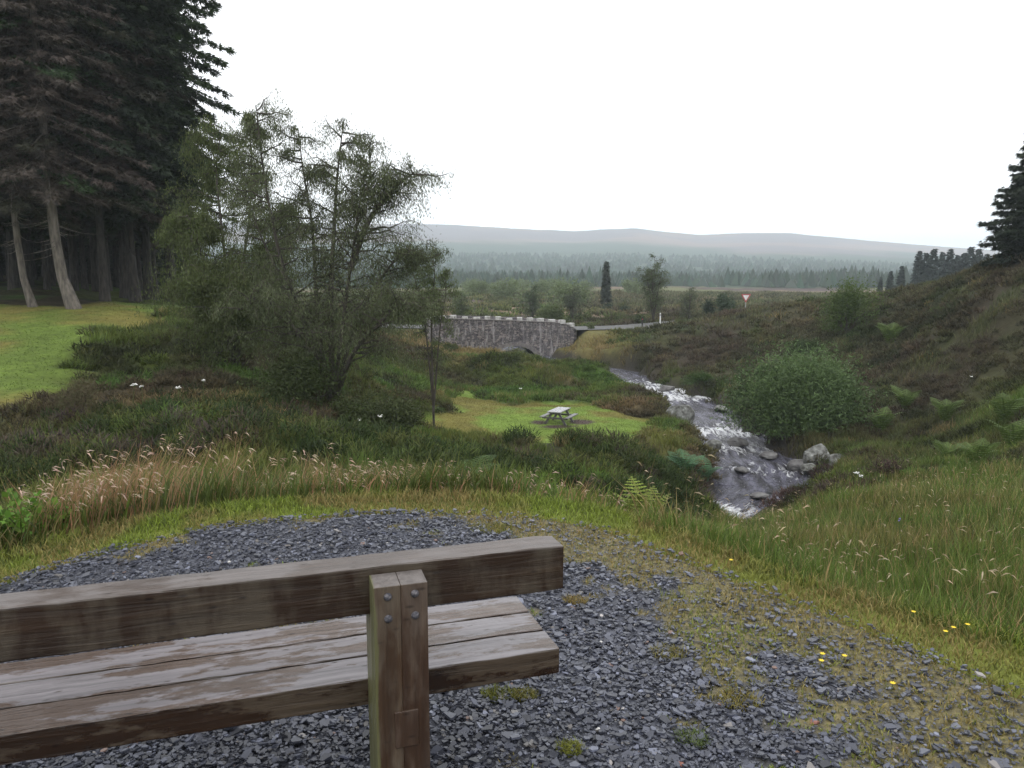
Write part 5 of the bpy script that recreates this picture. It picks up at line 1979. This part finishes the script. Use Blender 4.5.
for sx in (-1, 1):
    for s in (-1, 1):
        mb = MB()
        d_ = np.array([0, s * 0.45, -0.74])
        L_ = np.linalg.norm(d_)
        a_ = math.atan2(s * 0.45, 0.74)
        rot_ = np.array([[1, 0, 0], [0, math.cos(a_), -math.sin(a_)], [0, math.sin(a_), math.cos(a_)]]).T
        rot_ = np.array([[1, 0, 0], [0, math.cos(a_), math.sin(-a_)], [0, -math.sin(-a_), math.cos(a_)]])
        mb.box((sx * 0.6, s * 0.40, 0.35), (0.07, 0.12, 0.85), rot=rot_)
        mb.build('leg', M_OLDWOOD, tab)
    mb = MB()
    mb.box((sx * 0.67, 0, 0.39), (0.06, 1.5, 0.10))
    mb.build('seat_bearer', M_OLDWOOD, tab)
    mb = MB()
    mb.box((sx * 0.67, 0, 0.69), (0.06, 0.72, 0.08))
    mb.build('top_bearer', M_OLDWOOD, tab)

# ------------------------------------------------------------------ rocks
M_ROCK = noise_mat('grey_rock_material', (0.075, 0.07, 0.07), (0.19, 0.185, 0.18), 2.4, 0.55, 0.8, 8, c3=(0.42, 0.42, 0.41))
M_ROCKL = noise_mat('lichen_rock_material', (0.06, 0.058, 0.05), (0.24, 0.245, 0.23), 4.5, 0.7, 1.0, 9, c3=(0.6, 0.61, 0.6))


def rock(pos, size, label, mat=M_ROCK, group=None, seed=0, cat='rock'):
    nu, nv = 26, 16
    V = []
    th_ = np.linspace(0, 2 * math.pi, nu, endpoint=False)
    ph_ = np.linspace(-math.pi / 2, math.pi / 2, nv)
    TH, PH = np.meshgrid(th_, ph_)
    x = np.cos(PH) * np.cos(TH)
    y = np.cos(PH) * np.sin(TH)
    z = np.sin(PH)
    r = 0.72 + 0.55 * (fbm(x + 5 + seed, y + z * 0.7, 0.9, seed, 3)) + 0.25 * (fbm(y + 3, z + x * .5, 0.35, seed + 5, 3) - .5)
    # a few cut planes give the facets
    rs = np.random.default_rng(seed + 100)
    P = np.stack([x * r, y * r, z * r], -1).reshape(-1, 3)
    for _ in range(9):
        nn = rs.normal(0, 1, 3)
        nn /= np.linalg.norm(nn)
        dct = rs.uniform(0.62, 0.85)
        ex = P @ nn - dct
        P = P - np.where(ex > 0, ex, 0)[:, None] * nn[None] * 0.9
    P = P * np.array(size) / 2 / 0.85
    i = np.arange(nv - 1)[:, None] * nu
    j = np.arange(nu)[None]
    q = np.stack([i + j, i + (j + 1) % nu, i + nu + (j + 1) % nu, i + nu + j], -1).reshape(-1, 4)
    o = make_obj('river_rock' if cat == 'rock' else 'stone', P, [q], mat, smooth=False)
    o.location = tuple(pos)
    o.rotation_euler = (0, 0, random.uniform(-0.5, 0.5))
    tag(o, label, cat, group)
    return o


def rk(px, py, wpx, hpx, label, z=None, mat=M_ROCK, seed=0, dz=0.0):
    p = hit(px, py + hpx * 0.5) if z is None else onz(px, py + hpx * .5, z)
    k_ = p[1] / FPX
    if z is None:
        p[2] = gz1(p[0], p[1])
    return rock((p[0], p[1] + 0.3, p[2] + hpx * k_ * 0.25 + dz), (wpx * k_ * 1.05, wpx * k_ * 0.8, hpx * k_ * 1.2), label, mat, 'rocks along the stream', seed)


rk(680, 416, 27, 20, 'large wet grey boulder at the left edge of the upper stream', -6.5, M_ROCKL, 1, 0.25)
rk(820, 457, 26, 18, 'largest pale lichened boulder on the right bank below the big shrub', -6.6, M_ROCKL, 2, 0.1)
rk(838, 463, 18, 15, 'pale boulder touching the right side of the largest lichened one', -6.5, M_ROCKL, 3, 0.1)
rk(803, 464, 20, 12, 'low wet rock at the waterline left of the largest lichened boulder', -6.85, M_ROCK, 4)
rk(866, 464, 18, 14, 'brownish rock at the right end of the lichened boulders', -6.4, M_ROCKL, 5, 0.1)
rk(740, 442, 22, 8, 'long low dark rock across the middle of the rapids', -6.75, M_ROCK, 6)
rk(716, 444, 16, 9, 'pale washed rock at the left end of the mid-stream ledge', -6.72, M_ROCKL, 7)
rk(743, 470, 13, 6, 'small dark rock standing in the calm water near the left bank', -6.88, M_ROCK, 8)
rk(762, 496, 18, 5, 'flat dark slab barely breaking the water in the lower pool', -7.0, M_ROCK, 9)
rk(668, 388, 14, 6, 'small rock in the uppermost visible rapids', -6.5, M_ROCK, 10)
rk(640, 386, 12, 7, 'pale rock at the left start of the visible stream', -6.4, M_ROCKL, 11)
rk(722, 408, 12, 6, 'rock on the right shore of the upper stream beneath the heather', -6.55, M_ROCKL, 12)
rk(770, 455, 16, 7, 'dark rock by the right shore in the shade of the big shrub', -6.8, M_ROCK, 13)
rk(812, 468, 16, 10, 'low lichened rock in front of the largest lichened boulder', -6.7, M_ROCKL, 17)
rk(852, 471, 14, 10, 'small lichened rock in front at the right of the boulder group', -6.5, M_ROCKL, 18)
rk(830, 472, 15, 9, 'small lichened rock in front at the middle of the boulder group', -6.7, M_ROCKL, 19)
rk(699, 508, 18, 12, 'purple grey rock where the stream drops below the grassy bank', -6.9, M_ROCK, 14)
rk(684, 526, 22, 12, 'pale rock amid the white water at the foot of the slope', -7.1, M_ROCKL, 15)
rk(720, 520, 14, 8, 'wet rock right of the white water at the foot of the slope', -7.05, M_ROCK, 16)
p = onz(815, 722, 0.012)
M_REDST = noise_mat('reddish_stone_material', (0.2, 0.085, 0.06), (0.3, 0.14, 0.11), 30, 0.5, 0.3)
o = rock(tuple(p), (0.032, 0.022, 0.016), 'small reddish brown stone lying on the slate gravel at lower right', M_REDST, None, 21, 'stone')
p = onz(680, 764, 0.012)
o = rock(tuple(p), (0.022, 0.018, 0.014), 'small pinkish stone on the gravel at the bottom edge', M_REDST, None, 22, 'stone')
M_PALEST = noise_mat('pale_pebble_material', (0.5, 0.49, 0.46), (0.6, 0.58, 0.56), 30, 0.5, 0.2)
for px, py, sz, lab, sd_ in [(229, 562, 0.018, 'tiny white pebble on the gravel above the bench back', 23), (598, 729, 0.014, 'tiny white pebble on the gravel right of the bench post', 24), (601, 642, 0.012, 'tiny pale pebble on the gravel beside the right end of the seat', 25)]:
    p = onz(px, py, 0.016)
    rock(tuple(p), (sz, sz * .8, sz * .7), lab, M_PALEST, None, sd_, 'stone')

# ------------------------------------------------------------------ ferns
def fern(pos, L, nfr, label, col, group=None, upright=0.9, name='fern', span=6.283, az0=0.0):
    root = empty(name, tuple(pos))
    for f in range(nfr):
        az = az0 + span * (f + random.random() * .6) / nfr
        ln = L * random.uniform(0.7, 1.1)
        n_ = 16
        s_ = np.linspace(0, 1, n_)
        out = ln * (s_ * (1 - upright * .55) + 0.35 * s_ ** 2)
        up_ = ln * (upright * s_ - 0.55 * s_ ** 2.2)
        C_ = np.stack([np.cos(az) * out, np.sin(az) * out, up_], -1)
        mb = Coll()
        lat = np.array([-math.sin(az), math.cos(az), 0])
        t_ = np.gradient(C_, axis=0)
        t_ /= np.linalg.norm(t_, axis=1)[:, None]
        V, tr_, CC = [], [], []
        base_c = np.asarray(col) * random.uniform(0.75, 1.2)
        for i in range(1, n_):
            wl_ = ln * 0.24 * math.sin(math.pi * min(1, 0.12 + s_[i] * 0.9)) ** 0.8 + 0.01
            for sd2 in (-1, 1):
                root_p = C_[i]
                tipp = root_p + lat * sd2 * wl_ + t_[i] * wl_ * 0.35 + np.array([0, 0, -wl_ * 0.18])
                wv = t_[i] * ln * 0.026
                nseg = 4
                for k_ in range(nseg):
                    a_ = root_p + (tipp - root_p) * (k_ / nseg)
                    e_ = root_p + (tipp - root_p) * ((k_ + 1.2) / nseg)
                    kk = 1 - 0.6 * k_ / nseg
                    b0_ = len(V)
                    V += [a_ - wv * kk, a_ + wv * kk * 1.4, e_ + wv * 0.15, e_ - wv * 0.1]
                    tr_.append([b0_, b0_ + 1, b0_ + 2, b0_ + 3])
                    c_ = base_c * random.uniform(0.75, 1.3)
                    CC += [c_] * 4
        b0_ = len(V)
        for i in range(n_ - 1):
            w_ = 0.006 * L
            V += [C_[i] - lat * w_, C_[i] + lat * w_, C_[i + 1] + lat * w_, C_[i + 1] - lat * w_]
            tr_.append([b0_, b0_ + 1, b0_ + 2, b0_ + 3])
            b0_ += 4
            CC += [base_c * 0.6] * 4
        make_obj('frond', np.array(V), [np.array(tr_)], M_FOL, root, np.array(CC))
    tag(root, label, 'fern', group)
    return root


FG = (0.15, 0.19, 0.035)
FB = (0.075, 0.16, 0.075)
p = gat(648, 5.7)
fern(p, 0.5, 9, 'yellow-green fern on the slope edge in front of the stream bank', FG, upright=1.5)
p = gat(672, 5.3)
fern(p, 0.36, 7, 'smaller yellowish fern just right of the tall fern at the slope edge', (0.13, 0.16, 0.04))
p = ghit(685, 478)
fern(p, 1.45, 10, 'blue-green fern left one of the pair on the grassy stream bank', FB, upright=1.2)
p = ghit(703, 484)
fern(p, 1.35, 10, 'blue-green fern right one of the pair on the grassy stream bank', FB, upright=1.2)
fl = [((880, 428), 1.5, 'bright bracken at the foot of the heather slope right of the big shrub'),
      ((948, 466), 1.1, 'bracken frond clump at the meadow edge under the dark heather'),
      ((1012, 456), 1.3, 'bright bracken at the right picture edge, lower clump'),
      ((1004, 428), 1.3, 'bracken at the right picture edge, upper clump'),
      ((905, 412), 1.4, 'faint bracken higher on the slope above the bright one'),
      ((945, 420), 1.3, 'bracken on the middle of the right slope'),
      ((975, 470), 1.0, 'small bracken between the two clumps along the meadow edge'),
      ((890, 348), 2.0, 'yellowish bracken patch high on the right slope')]
for (px, py), L_, lab in fl:
    fern(ghit(px, py), L_, 8, lab, (0.085, 0.13, 0.03), 'bracken on the right slope', 1.3, 'bracken')
p = gat(465, 12.0)
fern(p, 0.8, 8, 'green fern in the rough left of the middle, above the bench end', (0.07, 0.12, 0.03))

# leafy weeds at far left
wd = MB()


def leafy(pos, L, n_, label, col):
    root = empty('leafy_weed', tuple(pos))
    st_ = MB()
    LPs, LDs = [], []
    for i in range(n_):
        az = random.uniform(0, 6.283)
        ln = L * random.uniform(0.6, 1.1)
        e_ = np.array([math.cos(az) * ln * .55, math.sin(az) * ln * .55, ln * .8])
        cp = curve_path(np.zeros(3), e_, 0.03, 0.015, 6)
        st_.tube(cp, np.linspace(0.006, 0.003, 6), 4, (0.08, 0.12, 0.03))
        for k_ in range(34):
            g = random.uniform(0.2, 1)
            LPs.append([np.interp(g * 5, np.arange(6), cp[:, c_]) + random.gauss(0, 0.02) for c_ in range(3)])
    st_.build('stems', M_FOL, root)
    P = np.array(LPs)
    C = jit(np.asarray(col), len(P), 0.35)
    V, q, CC = leaf_cards(P, 0.052, C, -0.15, 0.7)
    make_obj('leaves', V, [q], M_FOL, root, CC)
    tag(root, label, 'weed', 'leafy weeds at the left edge')


for px, Y, lab in [(4, 4.5, 'bright green leafy weed at the extreme left, beside the gravel rim'), (28, 4.75, 'bright leafy weed second from the left picture edge'),
                   (50, 5.0, 'bright leafy weed rightmost of the cluster by the left gravel rim'), (12, 5.5, 'taller leafy weed behind the cluster at the left rim')]:
    leafy(gat(px, Y), 0.38, 11, lab, (0.12, 0.22, 0.035))

# white flower umbels
M_PETAL = noise_mat('white_petal_material', (0.62, 0.62, 0.58), (0.75, 0.75, 0.72), 8, 0.7, 0)
M_STEM = noise_mat('flower_stem_material', (0.07, 0.1, 0.03), (0.1, 0.13, 0.04), 8, 0.7, 0)


def umbel(pos, h, r_, label, mat=M_PETAL, group='white flower heads in the rough', cat='flower', name='umbel_flower'):
    root = empty(name, tuple(pos))
    mb = MB()
    lean_ = random.uniform(-.12, .12)
    mb.tube(np.array([[0, 0, -0.05], [lean_ * .4 * h, 0, h * .5], [lean_ * h, 0, h]]), [0.008, 0.006, 0.005], 4)
    fl_ = MB()
    for i in range(14):
        a_, q_ = random.uniform(0, 6.28), math.sqrt(random.random()) * r_ * 0.42
        c_ = np.array([lean_ * h + math.cos(a_) * q_, math.sin(a_) * q_, h + random.uniform(0.02, 0.06)])
        mb.tube(np.array([[lean_ * h, 0, h - .03], (c_ + np.array([lean_ * h, 0, h])) / 2, c_]), 0.003, 3)
        s_ = r_ * 0.16
        hexa = [[c_[0] + math.cos(t_) * s_, c_[1] + math.sin(t_) * s_, c_[2]] for t_ in np.arange(6) * math.pi / 3] + [[c_[0], c_[1], c_[2] + s_ * .5]]
        fl_.add(hexa, None, [[i2, (i2 + 1) % 6, 6] for i2 in range(6)])
    mb.build('stem', M_STEM, root)
    fl_.build('flower_head', mat, root)
    tag(root, label, cat, group)


for px, Y, h, r_, lab in [(171, 16.5, 0.7, 0.13, 'white flower head in the rough left of the willow'), (124, 17.5, 0.7, 0.16, 'pinkish white flower head near the dry bush'),
                          (136, 17.3, 0.75, 0.1, 'small white flower head just right of the pinkish one'), (197, 17.0, 0.8, 0.1, 'small white flower nearest the willow\'s left side'),
                          (375, 17.0, 0.8, 0.12, 'white flower head at the foot of the willow\'s right side'), (355, 16.5, 0.5, 0.07, 'tiny white flower left of the willow foot flower'),
                          (520, 48.0, 0.6, 0.22, 'single white flower on the bank above the picnic green'), (866, 14.0, 0.55, 0.10, 'pinkish white flower cluster at the far edge of the long meadow'),
                          (872, 13.6, 0.5, 0.08, 'smaller white flower right of the meadow cluster'), (977, 37.0, 0.5, 0.18, 'lone white flower high on the right slope')]:
    umbel(gat(px, Y), h, r_, lab)
M_LILAC = noise_mat('lilac_petal_material', (0.2, 0.15, 0.5), (0.3, 0.24, 0.6), 8, 0.7, 0)
umbel(gat(919, 8.0), 0.42, 0.035, 'small lilac blue flower in the long meadow grass', M_LILAC, None)
M_YEL = noise_mat('yellow_petal_material', (0.7, 0.5, 0.03), (0.8, 0.6, 0.05), 8, 0.7, 0)


def buttercup(pos, h, label):
    root = empty('yellow_flower', tuple(pos))
    mb = MB()
    mb.tube(np.array([[0, 0, -0.005], [0.002, 0, h * .5], [0.004, 0, h]]), 0.0012, 4)
    mb.build('stem', M_STEM, root)
    fl_ = MB()
    for i in range(7):
        a_ = i * 6.283 / 7
        d_ = np.array([math.cos(a_), math.sin(a_), 0.35])
        s_ = np.array([-math.sin(a_), math.cos(a_), 0])
        c_ = np.array([0.004, 0, h])
        fl_.add([c_, c_ + d_ * .006 + s_ * .004, c_ + d_ * .012, c_ + d_ * .006 - s_ * .004], [[0, 1, 2, 3]])
    fl_.build('petals', M_YEL, root)
    tag(root, label, 'flower', 'small yellow flowers by the gravel')


for px, py, lab in [(821, 663, 'small yellow flower among moss at the lower right, left of a brighter one'), (843, 665, 'bright yellow flower in the gravel right of the mossy patch'),
                    (820, 670, 'low yellow flower just below another on the gravel'), (891, 693, 'yellow flower nearest the lower right corner'),
                    (944, 640, 'yellow flower on the grass rim at right'), (952, 636, 'yellow flower on the rim right beside its twin'),
                    (966, 633, 'yellow flower furthest right on the grass rim'), (912, 620, 'yellow flower at the rim where meadow begins'),
                    (730, 567, 'yellow flower on the rim below the fern')]:
    p = onz(px, py, 0.0)
    buttercup((p[0], p[1], 0.008), 0.03, lab)

# grass tufts in the gravel
def tuft(px, py, r_, label, col):
    p = onz(px, py, 0.004)
    root_n = 420
    a_ = rng.uniform(0, 6.28, root_n)
    q_ = np.sqrt(rng.random(root_n)) * r_
    P = np.stack([np.cos(a_) * q_, np.sin(a_) * q_ * .8, np.zeros(root_n)], -1)
    c_ = jit(np.asarray(col), root_n, 0.3)
    V, q, t, C, _ = blades('', P, rng.uniform(0.012, 0.04, root_n), 0.003, rng.uniform(0.3, 0.9, root_n), c_, c_ * 1.3)
    o = make_obj('grass_tuft', V, [q, t], M_FOLWET, None, C)
    o.location = tuple(p)
    tag(o, label, 'grass tuft', 'grass tufts growing in the gravel')


tuft(570, 752, 0.045, 'bright grass tuft in the gravel right of the foot of the bench post', (0.17, 0.18, 0.03))
tuft(498, 697, 0.06, 'grass tuft under the right end of the bench seat', (0.14, 0.15, 0.03))
tuft(525, 698, 0.05, 'grass tuft just right of the one under the seat end', (0.16, 0.15, 0.04))
tuft(740, 702, 0.085, 'large yellowish tuft in the middle of the right gravel', (0.2, 0.17, 0.05))
tuft(692, 742, 0.06, 'dull green tuft low in the right gravel', (0.1, 0.13, 0.04))
tuft(668, 655, 0.08, 'brownish green tuft left of the large yellowish one', (0.18, 0.16, 0.05))
tuft(575, 603, 0.06, 'yellow tuft right of the bench back end', (0.22, 0.17, 0.06))
tuft(492, 530, 0.14, 'mossy yellow patch of grass just beyond the bench back', (0.17, 0.17, 0.04))

# ------------------------------------------------------------------ bench
A_ = math.atan2(0.307, 0.952)
ben = empty('park_bench', (0.145 + 0.307 * 0 - 0.952 * 1.2, 2.10 - 0.307 * 1.2, 0.0), A_)
# local frame: x along the bench (right end at +1.2), y away from camera, y=0 at back face of backrest beam
tag(ben, 'heavy weathered brown timber bench wet with rain, seen from behind on the gravel', 'bench')
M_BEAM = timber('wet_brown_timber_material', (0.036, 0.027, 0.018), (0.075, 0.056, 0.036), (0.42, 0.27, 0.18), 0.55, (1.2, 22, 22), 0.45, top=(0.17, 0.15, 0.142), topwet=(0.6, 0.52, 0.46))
M_SEAT = timber('weathered_seat_painted_sheen_material', (0.042, 0.030, 0.020), (0.082, 0.060, 0.040), (0.36, 0.24, 0.165), 0.27, (1.2, 22, 22), 0.48, True, top=(0.215, 0.195, 0.205), topwet=(0.46, 0.33, 0.23))  # top colour holds painted sky sheen besides the weathered grey
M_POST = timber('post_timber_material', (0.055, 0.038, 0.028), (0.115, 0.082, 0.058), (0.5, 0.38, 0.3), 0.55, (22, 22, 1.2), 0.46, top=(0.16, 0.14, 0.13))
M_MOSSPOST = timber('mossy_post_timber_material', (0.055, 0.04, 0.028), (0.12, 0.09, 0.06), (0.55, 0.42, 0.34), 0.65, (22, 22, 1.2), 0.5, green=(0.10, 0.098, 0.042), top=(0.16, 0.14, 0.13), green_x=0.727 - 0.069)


def plank(name, x0, x1, y0, y1, z0, z1, mat, w=0.006, wob=0.0015):
    """subdivided box with slightly uneven sawn faces"""
    nx_ = max(2, int((x1 - x0) / 0.05))
    xs_ = np.linspace(x0, x1, nx_)
    mb = MB()
    ring = [(y0, z0), (y1, z0), (y1, z1), (y0, z1)]
    b_ = w
    prof = []
    for (ya, za), (sy_, sz_) in zip(ring, [(1, 1), (-1, 1), (-1, -1), (1, -1)]):
        if sy_ * sz_ > 0:
            prof += [(ya, za + sz_ * b_), (ya + sy_ * b_ * .3, za + sz_ * b_ * .3), (ya + sy_ * b_, za)]
        else:
            prof += [(ya + sy_ * b_, za), (ya + sy_ * b_ * .3, za + sz_ * b_ * .3), (ya, za + sz_ * b_)]
    prof = np.array(prof)
    k_ = len(prof)
    V = []
    for i, x_ in enumerate(xs_):
        e = 0.0
        if i == 0:
            e = 1
        if i == nx_ - 1:
            e = 1
        cy_, cz_ = (y0 + y1) / 2, (z0 + z1) / 2
        for y_, z_ in prof:
            V.append([x_, cy_ + (y_ - cy_) * (1 - .02 * e) + random.uniform(-wob, wob) * .4, cz_ + (z_ - cz_) * (1 - .03 * e) + random.uniform(-wob, wob)])
    q = []
    for i in range(nx_ - 1):
        for j in range(k_):
            q.append([i * k_ + j, i * k_ + (j + 1) % k_, (i + 1) * k_ + (j + 1) % k_, (i + 1) * k_ + j])
    tr_ = [[0, j + 1, j] for j in range(1, k_ - 1)] + [[(nx_ - 1) * k_, (nx_ - 1) * k_ + j, (nx_ - 1) * k_ + j + 1] for j in range(1, k_ - 1)]
    mb.add(V, q, tr_)
    o = mb.build(name, mat, ben)
    return o


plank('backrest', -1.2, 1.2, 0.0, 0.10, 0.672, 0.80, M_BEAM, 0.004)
SY = 0.084
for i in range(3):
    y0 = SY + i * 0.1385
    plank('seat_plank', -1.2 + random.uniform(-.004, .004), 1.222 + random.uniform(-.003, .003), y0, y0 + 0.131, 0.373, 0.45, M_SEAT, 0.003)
for xc in (0.727, -0.727):
    pst = MB()
    # two vertical halves, each rebated at the top for the backrest beam
    for s in (-1, 1):
        xa, xb = (xc - 0.069, xc - 0.0002) if s < 0 else (xc + 0.0002, xc + 0.069)
        prof = [(-0.079, -0.35), (SY - 0.003, -0.35), (SY - 0.003, 0.668), (-0.002, 0.668), (-0.002, 0.781), (-0.079, 0.775)]
        V = [[xa, y_, z_] for y_, z_ in prof] + [[xb, y_, z_] for y_, z_ in prof]
        k_ = len(prof)
        q = [[j, (j + 1) % k_, k_ + (j + 1) % k_, k_ + j] for j in range(k_)]
        tr_ = [[0, 2, 1], [0, 3, 2], [0, 5, 3], [3, 5, 4], [k_, k_ + 1, k_ + 2], [k_, k_ + 2, k_ + 3], [k_, k_ + 3, k_ + 5], [k_ + 3, k_ + 4, k_ + 5]]
        h_ = MB()
        h_.add(V, q, tr_)
        hp = h_.build('back_post_half', M_POST if s > 0 else M_MOSSPOST, ben)
        bevel(hp, 0.0022, 2)
    # inlaid plug near the foot
    h_ = MB()
    h_.box((xc + 0.008, -0.0805, 0.385), (0.062, 0.006, 0.10))
    bevel(h_.build('inlay_plate', timber('inlay_timber_material', (0.06, 0.04, 0.03), (0.10, 0.07, 0.05), (0.6, 0.5, 0.42), 0.6, (22, 22, 1.2), 0.5), ben), 0.002)
    for bx_ in (-0.033, 0.036):
        for bz in (0.748, 0.690):
            h_ = MB()
            c_ = np.array([xc + bx_, -0.079, bz])
            ring_ = lambda r_, y_, n_=16: [[c_[0] + math.cos(t_) * r_, c_[1] + y_, c_[2] + math.sin(t_) * r_] for t_ in np.arange(n_) * 2 * math.pi / n_]
            R0, R1, R2, R3 = ring_(0.0105, 0.001), ring_(0.0105, -0.002), ring_(0.0085, -0.0045), ring_(0.004, -0.0075)
            V = R0 + R1 + R2 + R3
            q = []
            for a_ in range(3):
                for j in range(16):
                    q.append([a_ * 16 + j, a_ * 16 + (j + 1) % 16, (a_ + 1) * 16 + (j + 1) % 16, (a_ + 1) * 16 + j])
            h_.add(V, q, [[48, 48 + j, 48 + j + 1] for j in range(1, 15)])
            m_bolt = bpy.data.materials.get('bolt_steel_material')
            if not m_bolt:
                m_bolt = noise_mat('bolt_steel_material', (0.07, 0.07, 0.085), (0.19, 0.18, 0.19), 90, 0.5, 0.4)
                m_bolt.node_tree.nodes['Principled BSDF'].inputs['Metallic'].default_value = 0.5
            h_.build('bolt', m_bolt, ben, smooth=True)
    h_ = MB()
    h_.box((xc + 0.03, SY + 0.21, 0.326), (0.05, 0.40, 0.09))
    bevel(h_.build('seat_bearer', M_POST, ben), 0.004)
    h_ = MB()
    h_.box((xc + 0.055, SY + 0.33, -0.04), (0.07, 0.09, 0.64))
    bevel(h_.build('front_leg', M_POST, ben), 0.004)
print('TABLE', TABLE, 'stream0', stream[4], stream[9])
